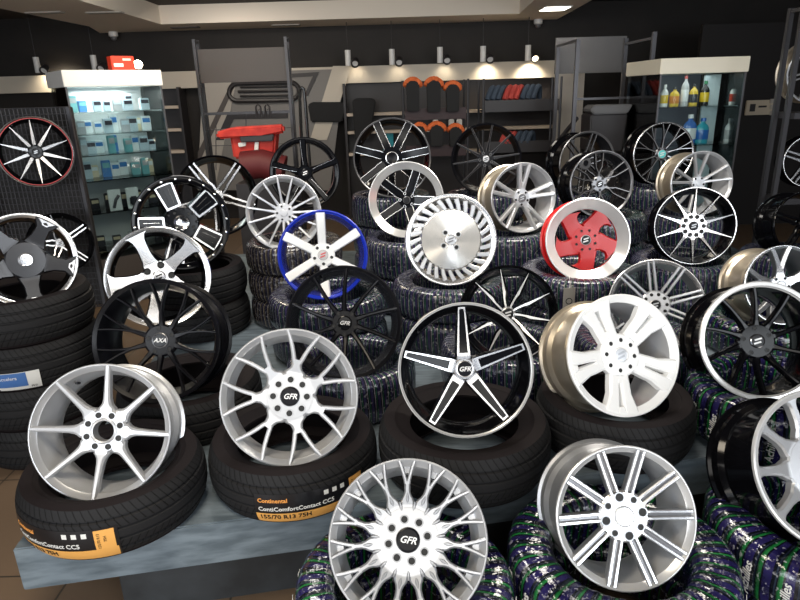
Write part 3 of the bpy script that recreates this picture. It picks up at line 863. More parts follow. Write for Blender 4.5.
def tyre_mesh(RO, W, RI=0.185):
    bm = bmesh.new()
    prof = []
    gro = [0.012, 0.034]
    zs = []
    for s in range(-20, 21):
        zs.append(s / 20 * W / 2 * 0.86)
    out = []
    for z in zs:
        r = tyre_r(z, RO, W)
        if any(abs(abs(z) - g) < 0.0042 for g in (W * 0.10, W * 0.29)):
            r -= 0.007
        out.append((r, z, 0))
    h = W / 2
    side_t = [(RO * 0.925, h * 0.96, 1), (RO * 0.86, h * 1.0, 1), (RO * 0.80, h * 0.985, 1), (RO * 0.795, h * 0.965, 1), (RO * 0.74, h * 0.93, 1), (RI + 0.012, h * 0.82, 1), (RI, h * 0.78, 1), (RI, h * 0.68, 1), (RI + 0.02, h * 0.72, 1), (RO * 0.80, h * 0.82, 1), (RO * 0.92, h * 0.6, 1)]
    inner_b = [(r, -z, m_) for r, z, m_ in side_t[::-1]]
    prof = out + side_t + inner_b
    lathe(bm, prof, 96, True)
    return bm


def wrap_mesh(RO, W, n, RI=0.185, seed=0):
    rnd = random.Random(seed)
    bm = bmesh.new()
    NS = 12
    prof = []
    for i in range(NS * 2 + 6):
        t = 2 * PI * i / (NS * 2 + 6)
        ex = 0.58
        cx_ = math.copysign(abs(math.cos(t)) ** ex, math.cos(t))
        sx_ = math.copysign(abs(math.sin(t)) ** ex, math.sin(t))
        prof.append(((RO + RI) / 2 + (RO - RI) / 2 * cx_, W / 2 * sx_))
    amp = [rnd.uniform(0.3, 1) for _ in range(400)]

    def fn(a, r, z):
        q = (a / (2 * PI) * n + z * 3) % n
        k = int(q) % n
        f = q - int(q)
        dd = 0.005 * amp[k] * (1 - f) - 0.003 * (f < 0.12)
        c = (RO + RI) / 2
        rr, zz = r - c, z
        l = math.hypot(rr, zz) or 1
        return c + rr * (1 + dd / l), zz * (1 + dd / l * 0.5)
    lathe(bm, prof, 5 * n, True, fn=fn)
    return bm


MESH = {}


def tyre(kind, x, y, zc, D, W, label, group=None, rot=0):
    key = (kind, round(D, 2), round(W, 3))
    if key not in MESH:
        if kind == 'black':
            o = link('tyre', tyre_mesh(D / 2, W), [tyre_rubber, tyre_bead], angle=40)
        else:
            n, m_ = {'front': (40, film_front), 'dull': (58, film_back), 'brown': (58, film_brown)}[kind]
            o = link('wrapped_tyre', wrap_mesh(D / 2 - 0.002, W - 0.006, n, seed=len(MESH)), [m_], angle=50)
        MESH[key] = o
    else:
        o = MESH[key].copy()
        C.objects.link(o)
    o.location = (x, y, zc)
    o.rotation_euler = (0, 0, rot)
    tag(o, label, 'tyre', group)
    return o


STACKS = {}


def stack(key, x, y, base, top, n, kind, D, what):
    w_ = (top - base) / n
    names = {1: [''], 2: ['lower ', 'upper '], 3: ['bottom ', 'middle ', 'top '], 4: ['bottom ', 'second lowest ', 'second highest ', 'top ']}[n]
    desc = {'black': 'bare black tyre', 'front': 'purple-green film-wrapped tyre', 'dull': 'dark film-wrapped tyre', 'brown': 'brownish film-wrapped tyre'}[kind]
    res = []
    for i in range(n):
        res.append(tyre(kind, x, y, base + w_ * (i + 0.5), D, w_, '%s%s %s' % (names[i], desc, what), rot=random.uniform(0, 6)))
    STACKS[key] = (x, y, D)
    return res


def ws(k):
    s = WHEELS[k]['stack']
    return s.x, s.y


SD = [  # key, kind, n, base, D, dx, dy, text
 (1, 'black', 1, PLZ, 0.55, 0.075, 0.02, 'with an orange and black label, under the silver eight-spoke wheel'),
 (2, 'black', 1, PLZ, 0.56, 0.02, 0.0, 'with an orange and black label, under the seven Y-spoke silver wheel'),
 (3, 'front', 2, 0.0, 0.60, 0, 0.06, 'under the nearest silver mesh wheel'),
 (4, 'front', 2, 0.0, 0.64, 0, 0.04, 'under the grooved double-spoke silver wheel'),
 (5, 'front', 2, 0.0, 0.66, 0.06, 0.06, 'under the black-barrelled silver wheel at the right edge'),
 (6, 'black', 1, PLZ, 0.59, 0.0, 0.0, 'under the large silver-edged five-spoke black wheel'),
 (7, 'black', 1, PLZ, 0.56, -0.03, 0.02, 'under the thick white wheel'),
 (8, 'front', 1, PLZ, 0.60, 0.0, 0.02, 'under the black silver-lipped wheel at the right'),
 (9, 'black', 1, PLZ, 0.56, 0.05, 0.05, 'under the satin black mesh wheel at the left'),
 (11, 'black', 2, PLZ, 0.54, 0.10, 0.0, 'under the black off-road wheel at the left'),
 (13, 'brown', 3, PLZ, 0.54, 0, 0, 'under the fifteen-spoke silver wheel'),
 (15, 'dull', 3, PLZ, 0.54, 0, 0, 'under the large silver-outlined black wheel at the back'),
 (16, 'dull', 2, PLZ, 0.56, 0, 0, 'under the polished-lip black wheel'),
 (17, 'dull', 3, PLZ, 0.56, 0, 0, 'under the thin ten-spoke black wheel'),
 (18, 'dull', 2, PLZ, 0.60, 0, 0, 'under the silver double-spoke wheel above the turbine wheel'),
 (19, 'dull', 2, PLZ, 0.58, 0, 0, 'under the turbine wheel'),
 (20, 'dull', 2, PLZ, 0.58, 0, 0, 'under the blue and white wheel'),
 (21, 'dull', 1, PLZ, 0.54, 0, 0.06, 'under the satin black wheel in front of the blue wheel'),
 (22, 'dull', 1, PLZ, 0.56, 0, 0, 'under the bright-bladed black wheel'),
 (23, 'dull', 2, PLZ, 0.60, 0, 0, 'under the red wheel'),
 (24, 'dull', 3, PLZ, 0.56, 0, 0, 'under the gunmetal hairpin-spoked wheel'),
 (25, 'dull', 3, PLZ, 0.54, 0, 0.06, 'under the half hidden dark wheel behind the gunmetal one'),
 (26, 'dull', 3, PLZ, 0.56, 0, 0, 'under the cyan-capped mesh wheel'),
 (27, 'dull', 2, PLZ, 0.58, 0, 0, 'under the silver V-spoked wheel'),
 (28, 'dull', 2, PLZ, 0.56, 0, 0, 'under the pointed ten-spoke black wheel'),
 (29, 'dull', 1, PLZ, 0.56, 0, 0, 'under the silver wheel with paired spokes'),
 (30, 'front', 1, PLZ, 0.56, 0, 0, 'under the golden-barrelled silver wheel at the right edge'),
 (31, 'dull', 1, PLZ, 0.56, 0, 0, 'under the glossy black wheel at the right edge'),
 (35, 'black', 4, 0.0, 0.60, -0.06, 0, 'in the tall stack at the left edge'),
]
TY = {}
# nudge the stacks apart until no two of them share space
pos = {}
for k, kind, n, base, D, dx, dy, what in SD:
    x, y = ws(k)
    pos[k] = [x + dx, y + dy, D, base, WHEELS[k]['zt']]
for it in range(300):
    for k1 in pos:
        for k2 in pos:
            if k1 >= k2:
                continue
            a, b_ = pos[k1], pos[k2]
            if min(a[4], b_[4]) - max(a[3], b_[3]) < 0.01:
                continue
            v = Vector((b_[0] - a[0], b_[1] - a[1]))
            need = (a[2] + b_[2]) / 2 + 0.006 - v.length
            if need > 0:
                v.normalize()
                a[0] -= v.x * need * 0.3
                a[1] -= v.y * need * 0.3
                b_[0] += v.x * need * 0.3
                b_[1] += v.y * need * 0.3
    for k in pos:                       # the front row stays clear of the deck edge
        if pos[k][3] == 0 and k in (3, 4, 5):
            lim = edge_y(pos[k][0]) - pos[k][2] / 2 - 0.01
            pos[k][1] = min(pos[k][1], lim)
for k, kind, n, base, D, dx, dy, what in SD:
    x0, y0 = ws(k)
    if math.hypot(pos[k][0] - x0, pos[k][1] - y0) > 0.06:
        print('MOVED', k, round(pos[k][0] - x0, 3), round(pos[k][1] - y0, 3))
    TY[k] = stack(k, pos[k][0], pos[k][1], base, WHEELS[k]['zt'], n, kind, D, what)

# ------------------------------------------------------------------ background furniture
band_m = mat('cream_wall_panel', (0.60, 0.54, 0.45), 0.55)
grey_panel = mat('grey_beige_graphic', (0.215, 0.205, 0.195), 0.6)
lightgrey = mat('light_grey_panel', (0.42, 0.39, 0.35), 0.6)
dark_plastic = mat('dark_plastic', (0.025, 0.022, 0.024), 0.45)
steel_dark = mat('dark_grey_steel', (0.055, 0.055, 0.062), 0.4, 0.3)
rack_steel = mat('rack_steel', (0.10, 0.10, 0.11), 0.4, 0.4)
panel_brown = mat('brownish_grey_board', (0.085, 0.073, 0.068), 0.55)
panel_grey = mat('mid_grey_board', (0.13, 0.13, 0.135), 0.55)
header_m = mat('white_laminate', (0.80, 0.79, 0.76), 0.4)
cream_lam = mat('cream_laminate', (0.85, 0.80, 0.66), 0.4)
shelf_wood = mat('light_shelf_edge', (0.62, 0.52, 0.42), 0.5)
orange_m = mat('orange_fringe', (0.75, 0.16, 0.04), 0.7)
glass_m = bpy.data.materials.new('clear_glass')
glass_m.use_nodes = True
nt = glass_m.node_tree
N, L = nt.nodes, nt.links
N.remove(N['Principled BSDF'])
tr = N.new('ShaderNodeBsdfTransparent')
tr.inputs[0].default_value = (0.90, 0.95, 0.95, 1)
gl = N.new('ShaderNodeBsdfGlossy')
gl.inputs['Roughness'].default_value = 0.02
fr = N.new('ShaderNodeFresnel')
fr.inputs[0].default_value = 1.5
mx = N.new('ShaderNodeMixShader')
L.new(fr.outputs[0], mx.inputs[0])
L.new(tr.outputs[0], mx.inputs[1])
L.new(gl.outputs[0], mx.inputs[2])
L.new(mx.outputs[0], N['Material Output'].inputs[0])


def wall_poly(name, px, Y, th, m_, parent=None, dy=0.0):
    """outline read off the photo at the wall's distance, as a board of real thickness"""
    bm = bmesh.new()
    q = [PY(x, y, Y) for x, y in px]
    prism(bm, [(p.x, p.z) for p in q], Y - th - dy, Y - dy)
    return link(name, bm, m_, parent, smooth=False)


def at_parent(root, *objs):
    for o in objs:
        o.parent = root
        o.matrix_parent_inverse = Matrix.Identity(4)
        o.location = Vector(o.location) - Vector(root.location)


# cream band round the back wall
zb0, zb1 = PY(400, 82, YB).z, PY(400, 65.5, YB).z
bm = bmesh.new()
box(bm, ((XL + PY(562, 70, YB).x) / 2, YB - 0.10, (zb0 + zb1) / 2), (PY(562, 70, YB).x - XL, 0.2, zb1 - zb0))
struct(link('trim_1', bm, band_m, smooth=False), 'cream band along the back wall under the track lamps', 'trim')

# dark wall shelving left of the grey graphic: board with light-edged shelves
def shelving(px0, px1, ytop, ybot, ys, label, Y=YB - 0.02, m_=dark_plastic, dep=0.32, n_sh=None):
    p0, p1 = PY(px0, ytop, Y), PY(px1, ybot, Y)
    root = empty('wall_shelving', ((p0.x + p1.x) / 2, Y - dep / 2, 0))
    tag(root, label, 'shelf')
    w_ = p1.x - p0.x
    bm = bmesh.new()
    box(bm, (0, dep / 2 - 0.03, p0.z / 2), (w_, 0.04, p0.z))
    link('back_panel', bm, m_, root, smooth=False)
    for sx in (-1, 1):
        bm = bmesh.new()
        box(bm, (sx * (w_ / 2 - 0.015), 0, p0.z / 2), (0.03, dep - 0.09, p0.z))
        link('side_panel', bm, m_, root, smooth=False)
    for y in ys:
        z = PY((px0 + px1) / 2, y, Y - dep).z
        bm = bmesh.new()
        box(bm, (0, -0.01, z), (w_ - 0.07, dep - 0.10, 0.035))
        link('shelf', bm, shelf_wood, root, smooth=False)
    return root


shelving(158, 200, 88, 200, (107, 130, 152), 'dark wall shelving with light shelf edges beside the left glass case')
shelving(344, 560, 84, 200, (112, 130, 152), 'wide dark wall shelving behind the racks of seat covers')

# grey-beige wall graphic with diagonal stripes
g = empty('wall_graphic', (PY(250, 140, YB).x, YB - 0.02, 0))
tag(g, 'grey-beige wall graphic with diagonal stripes and an oval badge', 'wall graphic')
gy = YB - 0.20
parts = [wall_poly('graphic_board', [(203, 73), (345, 69), (330, 190), (198, 190)], gy, 0.02, grey_panel),
         wall_poly('light_panel', [(203, 74), (238, 73), (215, 190), (198, 190)], gy - 0.02, 0.01, lightgrey),
         wall_poly('dark_stripe', [(236, 73), (241, 73), (205, 150), (198, 165), (198, 152)], gy - 0.03, 0.008, panel_brown),
         wall_poly('diagonal_stripe', [(333, 66), (352, 66), (327, 140), (310, 140)], gy - 0.02, 0.012, band_m),
         wall_poly('dark_frame', [(286, 74), (319, 72), (308, 96), (304, 96), (313, 76), (286, 78)], gy - 0.02, 0.012, dark_plastic),
         wall_poly('dark_frame', [(228, 113), (288, 112), (288, 118), (234, 119), (224, 140), (216, 140)], gy - 0.02, 0.012, dark_plastic)]
at_parent(g, *parts)
# oval badge: a stadium ring with three bars
bm = bmesh.new()
def ypath(pts, Y):
    return [PY(x, y, Y) for x, y in pts]
ring = []
for i in range(33):
    t = 2 * PI * i / 32
    cx_ = 264 + (math.copysign(25, math.cos(t)) if abs(math.cos(t)) > 0.02 else 0) + 10 * math.cos(t)
    ring.append((cx_, 91.5 - (cx_ - 264) * 0.02 + 9 * math.sin(t)))
tube(bm, ypath(ring, gy - 0.05), 0.028, 8, cap=False)
tube(bm, ypath([(238, 91.5), (290, 90.5)], gy - 0.05), 0.016, 8)
tube(bm, ypath([(240, 87), (288, 86.2)], gy - 0.05), 0.012, 8)
tube(bm, ypath([(240, 96), (288, 95.2)], gy - 0.05), 0.012, 8)
badge = link('oval_badge', bm, dark_plastic)
at_parent(g, badge)

# track lamps
white_l = mat('white_lamp_housing', (0.75, 0.74, 0.72), 0.4)
lens_m = mat('lamp_lens', (1, 0.9, 0.7), 0.3, emit=(1.0, 0.82, 0.55), estr=6)
tlab = ['first track lamp from the left on the dark back wall', 'second track lamp from the left, beside the red box', 'track lamp at the left end above the wide shelving',
        'second track lamp above the wide shelving', 'third track lamp above the wide shelving', 'fourth track lamp above the wide shelving', 'rightmost track lamp on the back wall']
for (px, py), lb in zip([(37, 65), (94, 63), (348, 58), (392, 57), (440, 55), (483, 54), (528, 53)], tlab):
    p = PY(px, py, YB - 0.45)
    r = empty('track_lamp', p)
    tag(r, lb, 'lamp', 'track lamps on the back wall')
    bm = bmesh.new()
    lathe(bm, [(0, 0.09), (0.035, 0.09), (0.035, -0.09), (0, -0.09)], 16)
    link('driver_housing', bm, white_l, r)
    bm = bmesh.new()
    tube(bm, [(0, 0, 0.09), (0, 0.0, ZC - p.z)], 0.004, 8)
    link('stem', bm, dark_plastic, r)
    bm = bmesh.new()
    lathe(bm, [(0, 0.05), (0.04, 0.045), (0.05, 0.0), (0.05, -0.05), (0.042, -0.05), (0.04, -0.02), (0, -0.02)], 16)
    for v in bm.verts:
        v.co = Matrix.Rotation(R_(-60), 3, 'X') @ v.co + Vector((0.085, 0, -0.05))
    h = link('lamp_head', bm, dark_plastic, r)
    bm = bmesh.new()
    lathe(bm, [(0, 0.0), (0.036, 0.0), (0.036, -0.01), (0, -0.01)], 16)
    for v in bm.verts:
        v.co = Matrix.Rotation(R_(-60), 3, 'X') @ (v.co + Vector((0, 0, -0.022))) + Vector((0.085, 0, -0.05))
    link('lens', bm, white_l if px != 528 else lens_m, h)
for px_, e_ in ((42, 20), (355, 1.2), (398, 1.2), (446, 1.5), (490, 7), (534, 18)):
    sp_ = bpy.data.lights.new('track_spot', 'SPOT')
    sp_.energy = e_
    sp_.spot_size = R_(130)
    sp_.spot_blend = 1.0
    sp_.shadow_soft_size = 0.04
    sp_.color = (1, 0.86, 0.64)
    so_ = bpy.data.objects.new('track_spot', sp_)
    c_ = PY(px_, 58, YB - 0.45)
    so_.location = (c_.x, YB - 0.33, PY(px_, 60, YB - 0.45).z - 0.06)
    so_.rotation_euler = (Vector((c_.x, YB, so_.location.z - 0.45)) - so_.location).to_track_quat('-Z', 'Y').to_euler()
    C.objects.link(so_)

# ceiling things
p = PZ(555, 8, zl)
r = empty('ceiling_downlight', (p.x, p.y, zl))
tag(r, 'bright square recessed downlight in the light ceiling', 'ceiling light')
bm = bmesh.new()
box(bm, (0, 0, -0.004), (0.30, 0.34, 0.008), bev=0.003)
link('frame', bm, white_l, r)
bm = bmesh.new()
box(bm, (0, 0, -0.010), (0.26, 0.30, 0.004))
link('diffuser', bm, mat('lit_diffuser', (1, 1, 1), 0.4, emit=(1, 0.93, 0.8), estr=9), r)
for px, py, lb in ((113, 33, 'small white camera dome under the ceiling edge at the left'), (538, 27, 'small white camera dome under the ceiling edge near the downlight')):
    p = PY(px, py, yfar - 0.1)
    r = empty('camera_dome', (p.x, p.y, zl))
    tag(r, lb, 'camera')
    bm = bmesh.new()
    lathe(bm, [(0, 0), (0.055, 0), (0.055, -0.05), (0.04, -0.06), (0, -0.06)], 16)
    link('housing', bm, white_l, r)
    bm = bmesh.new()
    lathe(bm, [(0.038, -0.058), (0.034, -0.085), (0.018, -0.10), (0, -0.105)], 16)
    link('dome', bm, panel_grey, r)
for px, py in ((45, 12), (105, 12), (185, 27), (286, 24.5)):
    p = PZ(px, py, zl)
    if abs(p.x) < 6 and p.y < YB and (p.y > yh or p.x < hl):
        bm = bmesh.new()
        box(bm, (0, 0, -0.006), (0.34, 0.10, 0.012), bev=0.003)
        o = link('air_slot', bm, panel_brown if px == 185 else lightgrey)
        o.location = (p.x, p.y, zl)
        tag(o, 'dark narrow slot in the light ceiling strip' if px == 185 else ('pale narrow slot in the light ceiling, %s' % {45: 'at its left corner', 105: 'near its left edge', 286: 'above the oval badge'}[px]), 'vent')


# ------------------------------------------------------------------ glass cases
def case(name, corner, fdir, w_, dep, ztop, zhead, hm, label, shelves, back_m):
    root = empty(name, (corner[0], corner[1], 0))
    root.rotation_euler = (0, 0, math.atan2(fdir[1], fdir[0]))
    tag(root, label, 'display case')
    bm = bmesh.new()
    box(bm, (w_ / 2, dep / 2, (ztop + zhead) / 2), (w_ + 0.03, dep + 0.03, ztop - zhead), bev=0.004)
    link('header', bm, hm, root)
    bm = bmesh.new()
    box(bm, (w_ / 2, dep / 2, 0.2), (w_, dep, 0.4), bev=0.004)
    link('plinth', bm, panel_brown, root)
    for i, (c, s_) in enumerate((((w_ / 2, 0.004, (0.4 + zhead) / 2), (w_ - 0.012, 0.006, zhead - 0.4)), ((0.004, dep / 2, (0.4 + zhead) / 2), (0.006, dep - 0.014, zhead - 0.4)),
                                 ((w_ - 0.004, dep / 2, (0.4 + zhead) / 2), (0.006, dep - 0.014, zhead - 0.4)))):
        bm = bmesh.new()
        box(bm, c, s_)
        link('glass_pane', bm, glass_m, root, smooth=False)
    bm = bmesh.new()
    box(bm, (w_ / 2, dep - 0.01, (0.4 + zhead) / 2), (w_ - 0.02, 0.012, zhead - 0.4))
    link('back_panel', bm, back_m, root, smooth=False)
    for z in shelves:
        bm = bmesh.new()
        box(bm, (w_ / 2, dep / 2, z), (w_ - 0.025, dep - 0.04, 0.008))
        link('glass_shelf', bm, glass_m, root, smooth=False)
    for x in (0, w_):
        bm = bmesh.new()
        box(bm, (x, 0, (0.4 + zhead) / 2), (0.012, 0.012, zhead - 0.4))
        link('corner_strip', bm, rack_steel, root, smooth=False)
    return root


FL, FRt = PY(66, 88, 4.8), PY(161, 88, 5.25)
fv = Vector((FRt.x - FL.x, FRt.y - FL.y))
ztop, zhead = PY(66, 70, 4.8).z, PY(66, 87, 4.8).z
reflection_backing = mat('pane_reflection_grey', (0.55, 0.58, 0.58), 0.3)  # pale tone stands in for the bright street reflection on the pane
shz = [PY(110, y, 4.95).z for y in (112, 134, 155, 180, 212, 250)]
c1 = case('glass_display_case', FL, fv, fv.length, 0.46, ztop, zhead, header_m, 'tall glass display case with a white top at the left', shz, reflection_backing)
l_ = bpy.data.lights.new('case_fill', 'AREA')  # added light inside the case, imitates the bright reflection on its glass
l_.size = 0.4
l_.energy = 5
l_.color = (1.0, 0.98, 0.94)
lo = bpy.data.objects.new('case_fill', l_)
lo.parent = c1
lo.location = (fv.length / 2, 0.22, zhead - 0.02)
C.objects.link(lo)
cv, sv = fv.normalized(), Vector((-fv.y, fv.x)).normalized()


def in_case(corner, cv, sv, u, v, z):
    return Vector((corner.x + cv.x * u + sv.x * v, corner.y + cv.y * u + sv.y * v, z))


pack_cols = [mat('pack_%s' % n_, c, 0.35) for n_, c in (('white', (0.75, 0.8, 0.8)), ('pale_blue', (0.45, 0.56, 0.62)), ('blue', (0.05, 0.2, 0.5)), ('black', (0.03, 0.03, 0.04)), ('teal', (0.15, 0.4, 0.42)), ('cream', (0.7, 0.6, 0.4)), ('grey', (0.35, 0.37, 0.38)))]
cn = ['white', 'pale blue', 'blue', 'black', 'teal', 'cream', 'grey']
rnd = random.Random(5)
levels = ['top', 'second', 'third', 'fourth', 'fifth', 'lowest']
spots_ = ['leftmost', 'second', 'third', 'fourth', 'fifth', 'sixth', 'seventh', 'eighth', 'ninth']
for li, z in enumerate(shz):
    nn = [8, 9, 9, 8, 5, 5][li]
    for i in range(nn):
        u = 0.06 + (fv.length - 0.12) * (i + 0.5) / nn
        k = rnd.choice([0, 0, 1, 1, 4, 0, 6, 5, 2] if li < 4 else [3, 6, 3, 3])  # pale packs on the upper shelves stand in for the pane reflection
        h_ = rnd.uniform(0.08, 0.135) if li < 4 else rnd.uniform(0.07, 0.12)
        w_ = rnd.uniform(0.05, 0.078)
        p = in_case(FL, cv, sv, u, rnd.uniform(0.12, 0.32), z + 0.0045)
        r = empty('accessory_pack', p)
        r.rotation_euler = (0, 0, math.atan2(cv.y, cv.x) + rnd.uniform(-0.15, 0.15))
        tag(r, '%s accessory pack, %s on the %s glass shelf of the left case' % (cn[k], spots_[i], levels[li]), 'package', 'accessory packs in the left glass case')
        bm = bmesh.new()
        box(bm, (0, 0, h_ / 2), (w_, 0.03, h_), bev=0.004)
        link('carton', bm, pack_cols[k], r)
        bm = bmesh.new()
        box(bm, (0, -0.0165, h_ * 0.7), (w_ * 0.8, 0.003, h_ * 0.3))
        link('label_band', bm, pack_cols[(k + 2) % 7], r, smooth=False)
# two blister packs hanging in front
for px, py, lb in ((96, 194, 'white blister pack with a black tool at the left case front'), (118, 196, 'white boxed gadget pack right of the tool blister pack')):
    p = in_case(FL, cv, sv, 0.22 if px < 100 else 0.36, 0.06, shz[4] + 0.0895)
    r = empty('blister_pack', p)
    r.rotation_euler = (0, 0, math.atan2(cv.y, cv.x))
    tag(r, lb, 'package')
    bm = bmesh.new()
    box(bm, (0, 0, 0), (0.10, 0.006, 0.17), bev=0.003)
    link('card', bm, pack_cols[0], r)
    bm = bmesh.new()
    tube(bm, [(-0.02, -0.018, -0.06), (0, -0.02, 0.0), (0.03, -0.018, 0.035)], 0.012, 8) if px < 100 else box(bm, (0, -0.02, -0.02), (0.06, 0.03, 0.07), bev=0.01)
    link('tool', bm, pack_cols[3], r)
# red box and lit bulb on the case
p = PY(122, 70, 5.12)
r = empty('red_box', (p.x, p.y, ztop + 0.001))
r.rotation_euler = (0, 0, math.atan2(cv.y, cv.x))
tag(r, 'red printed box on top of the left glass case', 'box')
bm = bmesh.new()
box(bm, (0, 0, 0.05), (0.17, 0.10, 0.10), bev=0.003)
link('carton', bm, mat('red_box', (0.7, 0.05, 0.02), 0.4), r)
bm = bmesh.new()
box(bm, (-0.035, -0.051, 0.035), (0.07, 0.002, 0.025))
box(bm, (0.03, -0.051, 0.075), (0.06, 0.002, 0.014))
link('white_print', bm, header_m, r, smooth=False)
p = in_case(FL, cv, sv, fv.length * 0.80, 0.04, ztop + 0.001)
r = empty('spot_bulb', p)
tag(r, 'glowing bulb lamp on the left glass case beside the red box', 'lamp')
bm = bmesh.new()
lathe(bm, [(0, 0.012), (0.03, 0.012), (0.034, 0), (0, 0)], 16)
link('base', bm, dark_plastic, r)
bm = bmesh.new()
lathe(bm, [(0, 0.075), (0.018, 0.07), (0.032, 0.052), (0.034, 0.038), (0.02, 0.016), (0.012, 0.012)], 16)
link('bulb', bm, mat('lit_bulb', (1, 1, 1), 0.3, emit=(1, 0.82, 0.55), estr=30), r)

# right case with bottles
FL2, FR2 = PY(661, 75, 5.1), PY(746, 70, 5.1)
fv2 = Vector((FR2.x - FL2.x, 0))
zt2, zh2 = PY(700, 57.5, 5.1).z, PY(700, 73, 5.1).z
sh2 = [PY(700, y, 5.3).z for y in (106, 143, 180)]
c2 = case('glass_display_case', FL2, fv2, fv2.length, 0.72, zt2, zh2, cream_lam, 'glass display case with a cream top and bottles at the right', sh2, mat('dark_grey_backing', (0.10, 0.11, 0.12), 0.4))
bm = bmesh.new()
box(bm, (fv2.length * 0.84, 0.30, (zh2 + 0.4) / 2), (0.13, 0.02, zh2 - 0.42))
link('pale_divider', bm, mat('frosted_divider', (0.55, 0.64, 0.66), 0.4), c2, smooth=False)
l2 = l_.copy()  # weaker copy of the added case light, for the bottles
l2.energy = 0.8
l2.color = (0.95, 1, 1)
lo2 = bpy.data.objects.new('case_fill', l2)
lo2.parent = c2
lo2.location = (fv2.length / 2, 0.2, zh2 - 0.02)
C.objects.link(lo2)
bot_m = {n_: mat('bottle_' + n_, c, 0.2, 0, 0.3) for n_, c in (('yellow', (0.75, 0.5, 0.03)), ('black', (0.02, 0.02, 0.02)), ('blue', (0.03, 0.15, 0.5)), ('teal', (0.05, 0.4, 0.5)), ('white', (0.8, 0.8, 0.78)), ('red', (0.5, 0.05, 0.03)), ('green', (0.03, 0.2, 0.08)), ('orange', (0.7, 0.25, 0.03)), ('silver', (0.5, 0.5, 0.5)))}


def bottle(p, r_, h_, body, lab_, capc, label, wide=False):
    root = empty('bottle', p)
    tag(root, label, 'bottle', 'bottles in the right glass case')
    bm = bmesh.new()
    lathe(bm, [(0, 0), (r_ * 0.95, 0), (r_, 0.01), (r_, h_ * 0.6), (r_ * 0.8, h_ * 0.7), (r_ * 0.35, h_ * 0.8), (r_ * 0.33, h_ * 0.88), (0, h_ * 0.88)], 20)
    if wide:
        for v in bm.verts:
            v.co.y *= 0.5
    link('body', bm, bot_m[body], root)
    bm = bmesh.new()
    lathe(bm, [(r_ * 1.01, h_ * 0.15), (r_ * 1.03, h_ * 0.16), (r_ * 1.03, h_ * 0.52), (r_ * 1.01, h_ * 0.53)], 20)
    if wide:
        for v in bm.verts:
            v.co.y *= 0.5
    link('label_band', bm, bot_m[lab_], root)
    bm = bmesh.new()
    lathe(bm, [(0, h_), (r_ * 0.38, h_), (r_ * 0.42, h_ * 0.87), (0, h_ * 0.87)], 16)
    link('cap', bm, bot_m[capc], root)


for px, lev, w_, h_, a, b_, c_, lb in ((664, 0, .03, .17, 'white', 'yellow', 'white', 'white and yellow bottle at the left end of the top bottle shelf'),
                                  (674, 0, .038, .15, 'yellow', 'orange', 'black', 'yellow and orange bottle, second on the top bottle shelf'),
                                  (684, 0, .03, .24, 'silver', 'white', 'red', 'tall grey spray can with a red cap on the top bottle shelf'),
                                  (693, 0, .034, .17, 'yellow', 'black', 'black', 'yellow bottle right of the tall grey spray can'),
                                  (704, 0, .034, .19, 'black', 'yellow', 'green', 'dark bottle with a yellow band and green cap'),
                                  (693, 1, .055, .23, 'blue', 'white', 'white', 'blue bottle with a white top on the lower bottle shelf'),
                                  (706, 1, .052, .20, 'teal', 'blue', 'blue', 'teal flask right of the blue bottle'),
                                  (733, 0, .03, .16, 'white', 'red', 'green', 'white and red bottle at the right end of the top bottle shelf'),
                                  (733, 1, .032, .19, 'white', 'silver', 'white', 'white bottle at the right end of the lower bottle shelf')):
    Yb = 5.26 if lev == 0 else 5.24
    p = PY(px, 100, Yb)
    bottle(Vector((p.x, Yb, sh2[lev] + 0.0045)), w_, h_, a, b_, c_, lb, wide=(lev == 1 and px < 720))


# ------------------------------------------------------------------ racks
def bars(name, segs, r_, m_, parent=None, sq=False):
    bm = bmesh.new()
    for a, b_ in segs:
        tube(bm, [a, b_], r_, 4 if sq else 8)
    return link(name, bm, m_, parent, smooth=not sq)


# left gondola rack
Yr = 6.2
gr = empty('steel_rack', (PY(240, 100, Yr).x, Yr, 0))
tag(gr, 'grey steel rack with a brown header board behind the red bag', 'rack')
zt_ = PY(240, 38, Yr).z
xa, xb = PY(196, 60, Yr).x, PY(287, 60, Yr).x
ob = []
for x in (xa, xb):
    for yy in (Yr, Yr + 0.12):
        ob.append(bars('post', [((x, yy, 0), (x, yy, zt_))], 0.019, steel_dark, sq=True))
    ob.append(bars('top_rail', [((x, Yr, zt_ - 0.02), (x, Yr + 0.12, zt_ - 0.02))], 0.016, steel_dark, sq=True))
zc_ = PY(240, 113, Yr).z
ob.append(bars('cross_bar', [((xa, Yr, zc_), (xb, Yr, zc_))], 0.018, steel_dark, sq=True))
bm = bmesh.new()
box(bm, ((xa + xb) / 2, Yr + 0.04, (PY(240, 48, Yr).z + PY(240, 82, Yr).z) / 2), (xb - xa - 0.03, 0.03, PY(240, 48, Yr).z - PY(240, 82, Yr).z))
ob.append(link('header_board', bm, panel_brown, smooth=False))
wires = []
for x in (216, 246):
    wires.append((PY(x, 113, Yr), PY(x, 170, Yr)))
for y in (129, 145):
    wires.append((Vector((xa, Yr, PY(240, y, Yr).z)), Vector((xb, Yr, PY(240, y, Yr).z))))
ob.append(bars('wire', wires, 0.004, steel_dark))
at_parent(gr, *ob)

